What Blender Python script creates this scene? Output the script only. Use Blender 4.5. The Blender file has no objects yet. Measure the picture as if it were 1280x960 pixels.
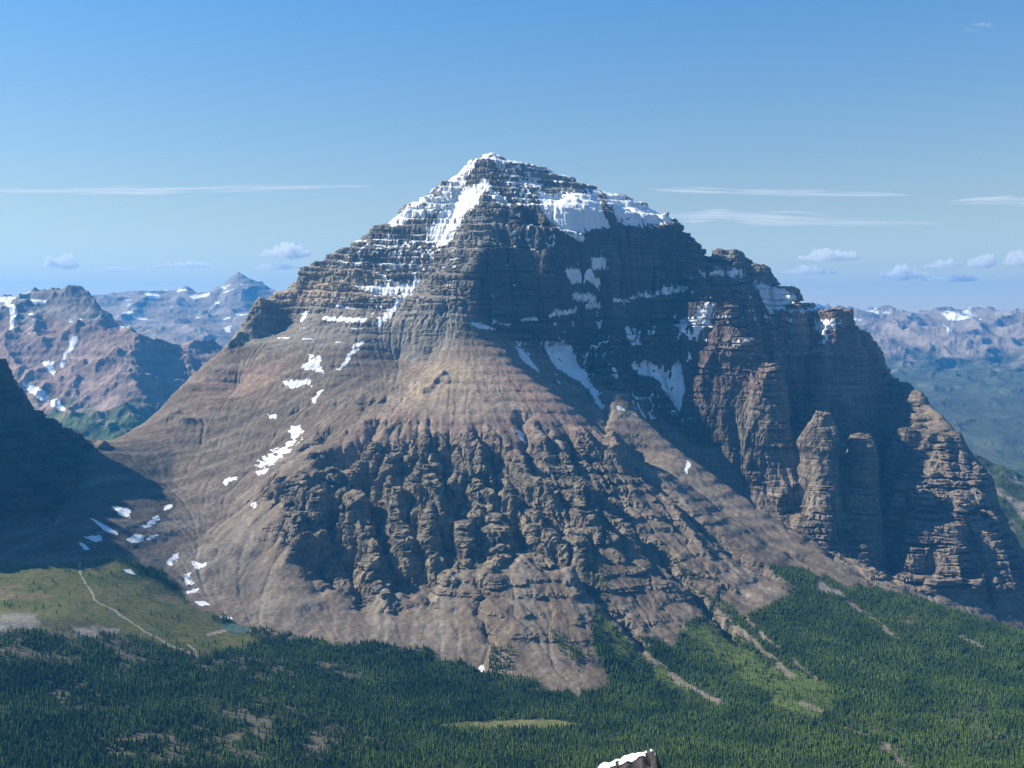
import bpy, math, random
import numpy as np
R = math.radians
rng = np.random.default_rng(7)
random.seed(7)
sc = bpy.context.scene

# ------------------------------------------------------------------ camera
F = 1372.0                      # focal length in photo pixels (1280 wide)
PITCH = math.atan(80.0 / F)     # camera looks this far below the horizon
cam_d = bpy.data.cameras.new('camera')
cam = bpy.data.objects.new('camera', cam_d); sc.collection.objects.link(cam)
cam_d.sensor_width = 36.0; cam_d.lens = 36.0 * F / 1280.0
cam_d.clip_start = 0.5; cam_d.clip_end = 400000
cam.location = (0, 0, 0); cam.rotation_euler = (math.pi / 2 - PITCH, 0, 0)
sc.camera = cam

# ------------------------------------------------------------------ sky, sun, exposure
SUN_EL, SUN_AZ = 38.0, -83.0    # azimuth measured from +Y (view direction) towards +X
w = bpy.data.worlds.new('World'); sc.world = w; w.use_nodes = True
nt = w.node_tree; nt.nodes.clear()
o_ = nt.nodes.new('ShaderNodeOutputWorld'); bg = nt.nodes.new('ShaderNodeBackground')
sky = nt.nodes.new('ShaderNodeTexSky'); sky.sky_type = 'NISHITA'; sky.sun_disc = False
sky.sun_elevation = R(SUN_EL); sky.sun_rotation = R(SUN_AZ)
sky.altitude = 2000; sky.air_density = 1.2; sky.dust_density = 0.0; sky.ozone_density = 3.0
bg.inputs['Strength'].default_value = 0.082
tc = nt.nodes.new('ShaderNodeTexCoord'); sx_ = nt.nodes.new('ShaderNodeSeparateXYZ'); nt.links.new(tc.outputs['Generated'], sx_.inputs[0])
cr = nt.nodes.new('ShaderNodeValToRGB'); nt.links.new(sx_.outputs['Z'], cr.inputs[0])
cr.color_ramp.elements[0].position = 0.0; cr.color_ramp.elements[0].color = (1.0, 0.85, 0.66, 1)
cr.color_ramp.elements[1].position = 0.30; cr.color_ramp.elements[1].color = (0.50, 0.82, 0.98, 1)
e_ = cr.color_ramp.elements.new(0.10); e_.color = (0.92, 0.79, 0.62, 1)
mu = nt.nodes.new('ShaderNodeMix'); mu.data_type = 'RGBA'; mu.blend_type = 'MULTIPLY'; mu.inputs[0].default_value = 1.0
nt.links.new(sky.outputs[0], mu.inputs[6]); nt.links.new(cr.outputs[0], mu.inputs[7]); nt.links.new(mu.outputs[2], bg.inputs[0]); nt.links.new(bg.outputs[0], o_.inputs[0])
sun_d = bpy.data.lights.new('sun', 'SUN'); sun_d.energy = 4.8; sun_d.angle = R(0.53); sun_d.color = (1.0, 0.93, 0.80)
sun = bpy.data.objects.new('sun', sun_d); sc.collection.objects.link(sun)
sx, sy, sz = math.sin(R(SUN_AZ)) * math.cos(R(SUN_EL)), math.cos(R(SUN_AZ)) * math.cos(R(SUN_EL)), math.sin(R(SUN_EL))
from mathutils import Vector
sun.rotation_euler = Vector((sx, sy, sz)).to_track_quat('Z', 'Y').to_euler()
sun.location = (-3000, -500, 3000)
sc.view_settings.view_transform = 'Standard'; sc.view_settings.look = 'None'
sc.view_settings.gamma = 1; sc.view_settings.use_curve_mapping = False
sc.view_settings.exposure = 0.98
sc.cycles.use_denoising = True
sc.cycles.max_bounces = 5; sc.cycles.diffuse_bounces = 1; sc.cycles.glossy_bounces = 1
sc.cycles.volume_bounces = 2; sc.cycles.transparent_max_bounces = 16
sc.cycles.use_adaptive_sampling = True; sc.cycles.adaptive_threshold = 0.02

# ------------------------------------------------------------------ helpers
cp, sp = math.cos(PITCH), math.sin(PITCH)
def at(px, py, D):
    """photo pixel + distance along +Y -> world point"""
    u = (px - 640.0) / F; v = (480.0 - py) / F
    dy = cp + v * sp; dz = -sp + v * cp
    return (u / dy * D, D, dz / dy * D)
def project(x, y, z):
    f = y * cp - z * sp; v = y * sp + z * cp
    f = np.maximum(f, 1e-3)
    return 640 + F * x / f, 480 - F * v / f

_P = rng.permutation(4096).astype(np.int32)
_A = rng.random(4096).astype(np.float32) * (2 * np.pi)
_GX = np.cos(_A).astype(np.float32); _GY = np.sin(_A).astype(np.float32)
def perlin(x, y, seed=0):
    x = np.asarray(x, np.float32) + seed * 17.31; y = np.asarray(y, np.float32) + seed * 9.77
    xi = np.floor(x).astype(np.int32); yi = np.floor(y).astype(np.int32)
    fx = x - xi; fy = y - yi
    u = fx * fx * fx * (fx * (fx * 6 - 15) + 10); v = fy * fy * fy * (fy * (fy * 6 - 15) + 10)
    def g(a, b, dx, dy):
        h = _P[(_P[a & 4095] + b) & 4095]
        return _GX[h] * dx + _GY[h] * dy
    n00 = g(xi, yi, fx, fy); n10 = g(xi + 1, yi, fx - 1, fy)
    n01 = g(xi, yi + 1, fx, fy - 1); n11 = g(xi + 1, yi + 1, fx - 1, fy - 1)
    a = n00 + u * (n10 - n00); b = n01 + u * (n11 - n01)
    return (a + v * (b - a)) * 1.5
def perlin3(x, y, z, seed=0):
    x = np.asarray(x, np.float32) + seed * 17.31; y = np.asarray(y, np.float32) + seed * 9.77; z = np.asarray(z, np.float32) + seed * 5.13
    xi = np.floor(x).astype(np.int32); yi = np.floor(y).astype(np.int32); zi = np.floor(z).astype(np.int32)
    fx = x - xi; fy = y - yi; fz = z - zi; u = fx * fx * (3 - 2 * fx); v = fy * fy * (3 - 2 * fy); w_ = fz * fz * (3 - 2 * fz)
    out = 0
    for a in (0, 1):
        for b in (0, 1):
            hb = _P[(_P[(xi + a) & 4095] + yi + b) & 4095]
            for c in (0, 1):
                h = _P[(hb + zi + c) & 4095]
                g = _G3[h]; d = g[..., 0] * (fx - a) + g[..., 1] * (fy - b) + g[..., 2] * (fz - c)
                out = out + d * (u if a else 1 - u) * (v if b else 1 - v) * (w_ if c else 1 - w_)
    return out * 1.5
_G3 = rng.normal(size=(4096, 3)).astype(np.float32); _G3 /= np.linalg.norm(_G3, axis=1, keepdims=True)
def fbm(x, y, octv=4, seed=0, gain=0.5):
    s = 0; a = 1.0; f = 1.0
    for i in range(octv):
        s = s + a * perlin(x * f, y * f, seed + i * 3); a *= gain; f *= 2.03
    return s
def ridged(x, y, octv=4, seed=0, gain=0.5):
    s = 0; a = 1.0; f = 1.0; wgt = 1.0
    for i in range(octv):
        n = 1 - np.abs(perlin(x * f, y * f, seed + i * 3)) * 1.6
        n = np.clip(n, 0, 1) ** 2 * wgt
        wgt = np.clip(n * 1.6, 0, 1)
        s = s + a * n; a *= gain; f *= 2.07
    return s
def sstep(a, b, x):
    t = np.clip((x - a) / (b - a), 0, 1); return t * t * (3 - 2 * t)
def mix(a, b, t):
    return a + (b - a) * t
def polydist(PX, PY, poly):
    """signed distance in pixels, positive inside"""
    poly = np.asarray(poly, float); n = len(poly)
    inside = np.zeros(PX.shape, bool); d = np.full(PX.shape, 1e9, np.float32)
    for i in range(n):
        x0, y0 = poly[i]; x1, y1 = poly[(i + 1) % n]
        c = ((y0 > PY) != (y1 > PY))
        with np.errstate(divide='ignore', invalid='ignore'):
            xc = (x1 - x0) * (PY - y0) / ((y1 - y0) if y1 != y0 else 1e-9) + x0
        inside ^= c & (PX < xc)
        ex, ey = x1 - x0, y1 - y0; L = ex * ex + ey * ey + 1e-9
        t = np.clip(((PX - x0) * ex + (PY - y0) * ey) / L, 0, 1)
        d = np.minimum(d, np.hypot(PX - x0 - t * ex, PY - y0 - t * ey))
    return np.where(inside, d, -d)
def pmask(PX, PY, poly, soft=6.0):
    """soft polygon mask evaluated only near its bounds"""
    out = np.zeros(PX.shape, np.float32)
    p = np.asarray(poly, float)
    sel = (PX > p[:, 0].min() - soft) & (PX < p[:, 0].max() + soft) & (PY > p[:, 1].min() - soft) & (PY < p[:, 1].max() + soft)
    if sel.any():
        out[sel] = sstep(-soft, soft, polydist(PX[sel], PY[sel], poly))
    return out
def linemask(PX, PY, line, width, soft=1.0):
    out = np.zeros(PX.shape, np.float32)
    p = np.asarray(line, float); m = np.max(width) + soft + 2
    sel = (PX > p[:, 0].min() - m) & (PX < p[:, 0].max() + m) & (PY > p[:, 1].min() - m) & (PY < p[:, 1].max() + m)
    if not sel.any(): return out
    X, Y = PX[sel], PY[sel]; d = np.full(X.shape, 1e9, np.float32)
    for i in range(len(p) - 1):
        x0, y0 = p[i]; x1, y1 = p[i + 1]; ex, ey = x1 - x0, y1 - y0
        t = np.clip(((X - x0) * ex + (Y - y0) * ey) / (ex * ex + ey * ey + 1e-9), 0, 1)
        d = np.minimum(d, np.hypot(X - x0 - t * ex, Y - y0 - t * ey))
    out[sel] = 1 - sstep(width, width + soft, d)
    return out

def densify(pts, step):
    out = []
    for a, b in zip(pts[:-1], pts[1:]):
        a = np.array(a); b = np.array(b); n = max(1, int(np.hypot(*(b - a)[:2]) / step))
        for k in range(n): out.append(a + (b - a) * k / n)
    out.append(np.array(pts[-1])); return out
class RBF:
    def __init__(self, lines, pts, step=60.0, smooth=0.5):
        P = []
        for l in lines: P += densify([at(*q) for q in l], step)
        P += [np.array(at(*q)) for q in pts]
        self.set(P, smooth)
    def set(self, P, smooth):
        P = np.array(P); keep = []
        for i, p in enumerate(P):
            if all(np.hypot(*(P[j, :2] - p[:2])) > 12 for j in keep): keep.append(i)
        P = P[keep]; self.P = P; n = len(P)
        d = np.hypot(P[:, None, 0] - P[None, :, 0], P[:, None, 1] - P[None, :, 1])
        A = np.zeros((n + 3, n + 3)); A[:n, :n] = -d + np.eye(n) * smooth
        self.s = 1000.0
        Q = np.c_[np.ones(n), P[:, 0] / self.s, P[:, 1] / self.s]
        A[:n, n:] = Q; A[n:, :n] = Q.T
        self.w = np.linalg.solve(A, np.r_[P[:, 2], 0, 0, 0])
    def __call__(self, X, Y):
        sh = X.shape; x = X.ravel().astype(np.float32); y = Y.ravel().astype(np.float32)
        out = np.empty(len(x), np.float32); n = len(self.P)
        px = self.P[:, 0].astype(np.float32); py = self.P[:, 1].astype(np.float32); ww = self.w[:n].astype(np.float32)
        for i in range(0, len(x), 40000):
            dx = x[i:i + 40000, None] - px; dy = y[i:i + 40000, None] - py
            out[i:i + 40000] = -(np.sqrt(dx * dx + dy * dy) @ ww)
        out += (self.w[n] + self.w[n + 1] * x / self.s + self.w[n + 2] * y / self.s).astype(np.float32)
        return out.reshape(sh)

def sample(G, gx, gy):
    """bilinear read of grid G[j,i] at fractional indices"""
    ny, nx = G.shape
    gx = np.clip(gx, 0, nx - 1.001); gy = np.clip(gy, 0, ny - 1.001)
    i = gx.astype(np.int32); j = gy.astype(np.int32); fx = (gx - i).astype(np.float32); fy = (gy - j).astype(np.float32)
    k = j * nx + i; g = G.ravel()
    return (g[k] * (1 - fx) + g[k + 1] * fx) * (1 - fy) + (g[k + nx] * (1 - fx) + g[k + nx + 1] * fx) * fy
def blur(G, n=1):
    for _ in range(n):
        G = G.copy(); G[1:-1] = (G[:-2] + 2 * G[1:-1] + G[2:]) / 4; G[:, 1:-1] = (G[:, :-2] + 2 * G[:, 1:-1] + G[:, 2:]) / 4
    return G
def erode(H, n, steps, rg, inertia=0.05, cap=4.0, ero=0.35, dep=0.25, evap=0.015, lim=None):
    """droplet erosion, all droplets advanced together; H in cell units"""
    ny, nx = H.shape
    x = rg.random(n).astype(np.float32) * (nx - 4) + 1.5; y = rg.random(n).astype(np.float32) * (ny - 4) + 1.5
    dx = np.zeros(n, np.float32); dy = dx.copy(); vel = dx + 1; wat = dx + 1; sed = dx.copy()
    for s in range(steps):
        i = x.astype(np.int32); j = y.astype(np.int32); fx = x - i; fy = y - j; k = j * nx + i; h = H.ravel()
        a, b, c, d = h[k], h[k + 1], h[k + nx], h[k + nx + 1]
        gx = (b - a) * (1 - fy) + (d - c) * fy; gy = (c - a) * (1 - fx) + (d - b) * fx
        h0 = a * (1 - fx) * (1 - fy) + b * fx * (1 - fy) + c * (1 - fx) * fy + d * fx * fy
        dx = dx * inertia - gx * (1 - inertia); dy = dy * inertia - gy * (1 - inertia)
        L = np.hypot(dx, dy) + 1e-6; dx /= L; dy /= L
        x2 = np.clip(x + dx, 1, nx - 3); y2 = np.clip(y + dy, 1, ny - 3)
        h1 = sample(H, x2, y2); dh = h1 - h0
        capc = np.maximum(-dh, 0.01) * vel * wat * cap
        up = dh > 0
        dd = np.where(up, np.minimum(dh, sed), np.where(sed > capc, (sed - capc) * dep, -np.minimum((capc - sed) * ero, -dh * 0.5)))
        if lim is not None:
            dd = np.where(dd < 0, dd * lim.ravel()[k], dd)
        sed -= dd
        W = [(k, (1 - fx) * (1 - fy)), (k + 1, fx * (1 - fy)), (k + nx, (1 - fx) * fy), (k + nx + 1, fx * fy)]
        acc = np.zeros(ny * nx)
        for kk, ww in W: acc += np.bincount(kk, dd * ww, minlength=ny * nx)
        acc = acc.reshape(ny, nx)
        H = (H + np.clip(acc, -0.25, 0.25)).astype(np.float32)
        vel = np.sqrt(np.maximum(vel * vel * 0.92 - dh * 1.2, 0.01)); vel = np.minimum(vel, 4); wat *= (1 - evap)
        x, y = x2, y2
    return H

def new_mesh(name, V, Fq, mat, smooth=True, cols=None, extra=None):
    me = bpy.data.meshes.new(name)
    V = np.ascontiguousarray(V, np.float32); Fq = np.ascontiguousarray(Fq, np.int32); k = Fq.shape[1]
    me.vertices.add(len(V)); me.vertices.foreach_set('co', V.ravel())
    me.loops.add(Fq.size); me.loops.foreach_set('vertex_index', Fq.ravel())
    me.polygons.add(len(Fq)); me.polygons.foreach_set('loop_start', np.arange(0, Fq.size, k, dtype=np.int32))
    try: me.polygons.foreach_set('loop_total', np.full(len(Fq), k, np.int32))
    except Exception: pass
    me.polygons.foreach_set('use_smooth', np.full(len(Fq), smooth, bool))
    if cols is not None:
        a = me.attributes.new('Col', 'FLOAT_COLOR', 'POINT')
        c = np.ones((len(V), 4), np.float32); c[:, :3] = cols; a.data.foreach_set('color', c.ravel())
    for nm, arr in (extra or {}).items():
        a = me.attributes.new(nm, 'FLOAT', 'POINT'); a.data.foreach_set('value', np.ascontiguousarray(arr, np.float32))
    me.materials.append(mat); me.update(calc_edges=True)
    return me
def tag(o, kind=None, label=None, cat=None, group=None):
    if kind: o['kind'] = kind
    if label: o['label'] = label
    if cat: o['category'] = cat
    if group: o['group'] = group
    return o
def link(name, me, parent=None):
    o = bpy.data.objects.new(name, me); sc.collection.objects.link(o)
    if parent is not None: o.parent = parent
    return o
def submesh(name, V, Fq, sel, mat, cols=None, lift=0.0, extra=None):
    f = Fq[sel]; ids, inv = np.unique(f, return_inverse=True)
    v = V[ids].copy(); v[:, 2] += lift
    return new_mesh(name, v, inv.reshape(f.shape), mat, True, None if cols is None else cols[ids], {k_: a_[ids] for k_, a_ in (extra or {}).items()})
def gridfaces(nr, nc):
    i = np.arange(nr * nc, dtype=np.int32).reshape(nr, nc)
    return np.stack([i[:-1, :-1], i[:-1, 1:], i[1:, 1:], i[1:, :-1]], -1).reshape(-1, 4)

# ------------------------------------------------------------------ materials
def mat_attr(name, rough=0.95, bump=0.0, bscale=0.1, var=0.25, vscale=0.05, vdet=6, spec=0.1, layered=False):
    m = bpy.data.materials.new(name); m.use_nodes = True; t = m.node_tree; n = t.nodes; l = t.links
    b = n['Principled BSDF']; b.inputs['Roughness'].default_value = rough
    b.inputs['Specular IOR Level'].default_value = spec
    a = n.new('ShaderNodeAttribute'); a.attribute_name = 'Col'
    g = n.new('ShaderNodeNewGeometry')
    no = n.new('ShaderNodeTexNoise'); no.inputs['Scale'].default_value = vscale; no.inputs['Detail'].default_value = vdet
    no.inputs['Roughness'].default_value = 0.62
    l.new(g.outputs['Position'], no.inputs['Vector'])
    mr = n.new('ShaderNodeMapRange'); mr.inputs['From Min'].default_value = 0.3; mr.inputs['From Max'].default_value = 0.7
    mr.inputs['To Min'].default_value = 1 - var; mr.inputs['To Max'].default_value = 1 + var
    l.new(no.outputs['Fac'], mr.inputs['Value'])
    if layered:
        mp = n.new('ShaderNodeMapping'); mp.inputs['Scale'].default_value = (0.004, 0.004, 0.16); l.new(g.outputs['Position'], mp.inputs['Vector'])
        ly = n.new('ShaderNodeTexNoise'); ly.inputs['Scale'].default_value = 1.0; ly.inputs['Detail'].default_value = 5; l.new(mp.outputs[0], ly.inputs['Vector'])
        lm = n.new('ShaderNodeMapRange'); lm.inputs['From Min'].default_value = 0.3; lm.inputs['From Max'].default_value = 0.7; lm.inputs['To Min'].default_value = 0.72; lm.inputs['To Max'].default_value = 1.28
        l.new(ly.outputs['Fac'], lm.inputs['Value']); mm = n.new('ShaderNodeMath'); mm.operation = 'MULTIPLY'
        ba = n.new('ShaderNodeAttribute'); ba.attribute_name = 'bed'; mxf = n.new('ShaderNodeMix'); mxf.inputs[2].default_value = 1.0; l.new(ba.outputs['Fac'], mxf.inputs[0]); l.new(lm.outputs[0], mxf.inputs[3])
        l.new(mr.outputs[0], mm.inputs[0]); l.new(mxf.outputs[0], mm.inputs[1]); mr = mm
    mx = n.new('ShaderNodeVectorMath'); mx.operation = 'SCALE'
    l.new(a.outputs['Color'], mx.inputs[0]); l.new(mr.outputs[0], mx.inputs['Scale'])
    l.new(mx.outputs[0], b.inputs['Base Color'])
    if bump > 0:
        n2 = n.new('ShaderNodeTexNoise'); n2.inputs['Scale'].default_value = bscale; n2.inputs['Detail'].default_value = 5
        n2.inputs['Roughness'].default_value = 0.65
        l.new(g.outputs['Position'], n2.inputs['Vector'])
        bp = n.new('ShaderNodeBump'); bp.inputs['Strength'].default_value = 1.0; bp.inputs['Distance'].default_value = bump
        if layered:
            ad = n.new('ShaderNodeMath'); ad.operation = 'MULTIPLY_ADD'; l.new(ly.outputs['Fac'], ad.inputs[0]); mb = n.new('ShaderNodeMath'); mb.operation = 'MULTIPLY'; mb.inputs[1].default_value = 0.9; l.new(ba.outputs['Fac'], mb.inputs[0]); l.new(mb.outputs[0], ad.inputs[1])
            l.new(n2.outputs['Fac'], ad.inputs[2]); l.new(ad.outputs[0], bp.inputs['Height'])
        else: l.new(n2.outputs['Fac'], bp.inputs['Height']); l.new(bp.outputs[0], b.inputs['Normal'])
    return m
M_rock = mat_attr('rock', bump=8.0, bscale=0.12, var=0.28, vscale=0.09, layered=True)
M_snow = mat_attr('snow', rough=0.7, bump=1.5, bscale=0.05, var=0.04, spec=0.2)
M_veg = mat_attr('ground_cover', bump=3.0, bscale=0.12, var=0.35, vscale=0.08)
M_far = mat_attr('far_rock', bump=20.0, bscale=0.015, var=0.2, vscale=0.02)
M_tree = mat_attr('conifer_foliage', var=0.15, vscale=0.3, vdet=2)
M_bark = mat_attr('bark', var=0.2, vscale=2.0)

# ------------------------------------------------------------------ main mountain: control lines (photo x, photo y, distance)
skyL = [(615,190,4500),(590,203,4480),(540,240,4450),(480,278,4400),(430,312,4350),(392,328,4320),(376,350,4290),(340,372,4220),(318,380,4170),(300,410,4110),(285,432,4050),(240,470,3900),(190,520,3700),(150,548,3520),(128,557,3380)]
passL = [(128,557,3380),(112,562,3375),(90,552,3375),(60,535,3360),(30,510,3320),(8,480,3290),(-8,440,3260),(-70,400,3220),(-190,366,3170)]
crestW = [(-150,366,3500),(-190,366,3170),(-230,352,3000),(-270,364,2800),(-330,462,2620),(-400,580,2400)]
skyR = [(615,190,4500),(660,207,4520),(700,218,4570),(735,228,4620),(760,240,4640),(800,252,4670),(838,272,4690),(850,290,4670),(885,318,4680),(920,310,4700),(940,322,4720),(960,345,4750),(985,370,4760),(1020,384,4800),(1065,402,4800),(1085,425,4790),(1100,460,4750),(1115,475,4640),(1150,486,4420),(1158,505,4380),(1175,515,4250),(1200,545,4130),(1212,575,4050),(1225,590,4000),(1245,635,3960),(1265,680,3950),(1290,730,3960)]
ridgeC = [(615,190,4500),(632,225,4420),(638,252,4350),(626,290,4240),(590,345,4090),(576,400,3960),(572,425,3915)]
rib1 = [(572,425,3915),(620,440,3880),(690,490,3790),(725,515,3740),(760,545,3680),(800,575,3600),(850,615,3500),(900,652,3400),(950,692,3270),(985,714,3180)]
rib2 = [(768,486,4000),(800,520,3930),(850,562,3850),(900,600,3750),(950,635,3650),(1000,665,3550),(1050,692,3450),(1105,724,3350)]
gul1 = [(520,355,4190),(470,405,4010),(430,450,3850),(400,490,3720),(370,545,3520),(330,580,3380),(280,600,3280),(240,660,3020),(205,705,2800)]
ribL = [(545,455,3850),(520,490,3700),(470,520,3540),(420,560,3350),(375,600,3150),(345,660,2940),(345,720,2790),(380,790,2590)]
butt1 = [(845,350,4480),(880,373,4280),(905,388,4210),(940,430,4130),(970,465,4080),(984,500,4040),(987,560,3970),(985,600,3930),(980,640,3880)]
gorge = [(930,372,4560),(985,440,4560),(1003,480,4560),(1005,540,4480),(1004,600,4350),(996,650,4080),(988,668,3930)]
gorge2 = [(1098,500,4640),(1102,560,4520),(1103,620,4350),(1098,690,4050),(1095,725,3820)]
base = [(60,700,2640),(150,698,2700),(200,705,2780),(230,745,2680),(290,776,2590),(400,801,2550),(520,819,2540),(600,842,2490),(720,870,2400),(800,850,2530),(880,800,2750),(950,745,3000),(1020,735,3120),(1100,735,3200)]
nface_lo = [(640,275,4300),(700,292,4265),(760,292,4320),(800,290,4400),(838,284,4530)]
nface_ft = [(600,403,4010),(650,401,4130),(700,393,4220),(760,382,4310),(820,366,4400),(850,354,4460)]
t1 = [(1020,519,3890),(1036,527,3880),(1034,570,3850),(1030,620,3810),(1020,670,3760)]
t2 = [(1070,537,3930),(1085,545,3910),(1088,590,3880),(1086,640,3840),(1080,690,3760)]
b3 = [(1115,475,4640),(1145,500,4430),(1165,560,4090),(1185,620,3920),(1210,650,3820),(1225,700,3720),(1250,760,3640),(1290,800,3580)]
LINES = [skyL, passL, crestW, skyR, ridgeC, rib1, rib2, gul1, ribL, butt1, gorge, gorge2, base, nface_lo, nface_ft, t1, t2, b3]
PTS = [
 # left face
 (250,560,3500),(200,600,3290),(300,480,3860),(330,440,3940),(420,380,4130),(380,420,3990),(300,540,3560),(470,340,4250),(540,300,4300),(570,260,4400),(520,420,3960),(270,700,2850),(330,740,2740),(300,640,3120),(330,690,2900),(190,650,2980),(160,600,3180),(150,650,2900),
 # front face
 (545,490,3680),(560,540,3450),(560,600,3190),(560,680,2930),(560,750,2740),(640,500,3660),(640,560,3410),(640,640,3060),(640,720,2810),(640,790,2610),(720,570,3440),(720,650,3090),(720,730,2830),(720,800,2620),(450,600,3250),(450,680,2940),(450,760,2720),(500,640,3060),(800,620,3380),(800,690,3090),(800,770,2800),(880,700,3150),(880,760,2900),(950,735,3080),(590,460,3800),
 # between ribs (hidden hollows) and rib2 front
 (700,530,3860),(740,545,3850),(790,580,3780),(850,600,3640),(900,640,3530),(960,680,3390),(1000,705,3290),(1050,722,3240),(700,475,4010),(655,440,4030),
 (820,560,4050),(870,600,3990),(920,640,3900),(960,668,3830),(1010,705,3680),(1060,730,3600),
 (760,440,4150),(765,478,4070),(820,420,4240),(825,490,4160),(870,520,4090),(930,585,3990),(900,455,4120),(930,520,4010),(960,520,3990),(960,600,3920),(700,345,4235),(770,340,4305),(650,340,4215),
 (620,330,4180),(838,325,4490),(700,252,4420),(740,260,4470),(720,236,4500),(780,268,4490),(665,240,4410),(690,230,4500),(760,250,4560),(810,268,4560),(660,222,4470),(880,345,4520),
 (950,400,4580),(995,398,4570),(1040,400,4540),(1062,412,4580),(1020,440,4490),(1050,450,4490),(1088,475,4620),(1060,505,4480),(1085,525,4480),(1022,500,4440),(1045,535,4420),(1008,545,3960),(1003,590,3930),(996,630,3880),(1060,560,3960),(1057,600,3930),(1047,650,3850),(1046,575,4080),(1045,612,3980),(1022,575,4150),(1078,590,4200),(1040,700,3690),(1130,540,4250),(1125,600,4000),(1140,660,3810),(1150,720,3670),(1200,745,3640),
 (540,392,3985),(540,442,3925),(500,400,4010),(500,445,3935),(325,382,4150),(325,416,4108),(382,335,4300),(385,360,4268),(345,384,4175),(350,412,4140),
 # valley floor and forest slopes
 (100,760,2380),(0,780,2150),(150,800,2230),(250,820,2260),(0,870,1870),(200,900,1850),(0,960,1560),(200,960,1640),(400,960,1740),(400,870,2120),(500,880,2200),(620,905,2200),(640,960,1850),(820,960,1830),(1000,960,1830),(1280,960,1860),(1000,880,2290),(1150,850,2520),(1280,870,2350),(900,905,2200),(750,905,2200),(1050,800,2780),(1200,800,2830),
 (1130,739,3240),(1200,764,3100),(1280,791,2950),(1400,830,2800),(1400,960,1900),(1150,780,3560),(1280,830,3450),(-150,700,2600),(-150,800,2100),(-150,960,1560),(-300,600,2700),(-100,600,2850),(30,620,2950),(80,640,2880),(-60,520,3150),(60,580,3200),
]
rbf = RBF(LINES, PTS, 40.0, 0.1)
hidden = []
def back(line, dD, dz):
    for q in line:
        x, y, z = at(*q); hidden.append((x * (1 + dD / q[2]), y + dD, z + dz))
back(skyL[:12], 350, -330); back(skyL[:12], 900, -800); back(skyL[12:], 350, -150); back(skyL[12:], 900, -330)
back(passL[1:6], 350, -170); back(passL[1:6], 900, -400); back(passL[6:], 350, -240)
back(skyR[1:], 350, -330); back(skyR[1:], 900, -700)
for x in range(-2200, 2300, 400):
    hidden += [(x, 1480, -680), (x, 1250, -620)]
hidden += [(-2600, 1800, -450), (-2600, 2400, -250), (-2600, 3300, -200), (2600, 3600, -1050), (2600, 4600, -1080), (2600, 2400, -900), (2400, 5300, -1080), (2900,3000,-980)]
rbf.set(list(rbf.P) + [np.array(h) for h in hidden], 0.1)

CELL = 5.0; X0, X1, Y0, Y1 = -2800, 2700, 1300, 5200
gx = np.arange(X0, X1 + 1, CELL, dtype=np.float32); gy = np.arange(Y0, Y1 + 1, CELL, dtype=np.float32)
cx = np.arange(X0, X1 + 11, 10, dtype=np.float32); cy = np.arange(Y0, Y1 + 11, 10, dtype=np.float32)
CX, CY = np.meshgrid(cx, cy); Zc = rbf(CX, CY)
GX, GY = np.meshgrid(gx, gy)
Z = sample(Zc, (GX - X0) / 10, (GY - Y0) / 10)
Z = blur(Z, 2)
PXg, PYg = project(GX, GY, Z)
# zones (soft, read off the smooth surface)
nz1 = fbm(GX / 130, GY / 130, 4, 333) * 34
crag = pmask(PXg + nz1, PYg + nz1, [(540,545),(600,545),(700,535),(760,545),(860,620),(960,720),(900,790),(830,830),(640,800),(600,760),(470,770),(390,740),(345,680),(350,610),(400,560),(470,535)], 34)
cragS = pmask(PXg + nz1, PYg + nz1, [(545,545),(650,560),(750,560),(780,600),(790,660),(720,705),(640,700),(520,735),(480,745),(400,715),(355,670),(355,610),(420,560)], 30)
upper = sstep(-60, 100, Z)
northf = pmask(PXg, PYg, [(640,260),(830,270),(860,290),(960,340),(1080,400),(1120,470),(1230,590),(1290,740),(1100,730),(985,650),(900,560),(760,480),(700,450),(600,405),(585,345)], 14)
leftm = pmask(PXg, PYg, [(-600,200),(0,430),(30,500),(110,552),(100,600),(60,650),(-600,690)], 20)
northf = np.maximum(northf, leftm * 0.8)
flatv = 1 - sstep(-60, 20, polydist(PXg, PYg, [(150,690),(205,705),(290,776),(400,801),(600,842),(720,870),(880,800),(950,745),(1100,735),(1280,780),(1290,300),(600,100),(-400,200),(-400,690)])) 
rocky = 1 - flatv
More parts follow.
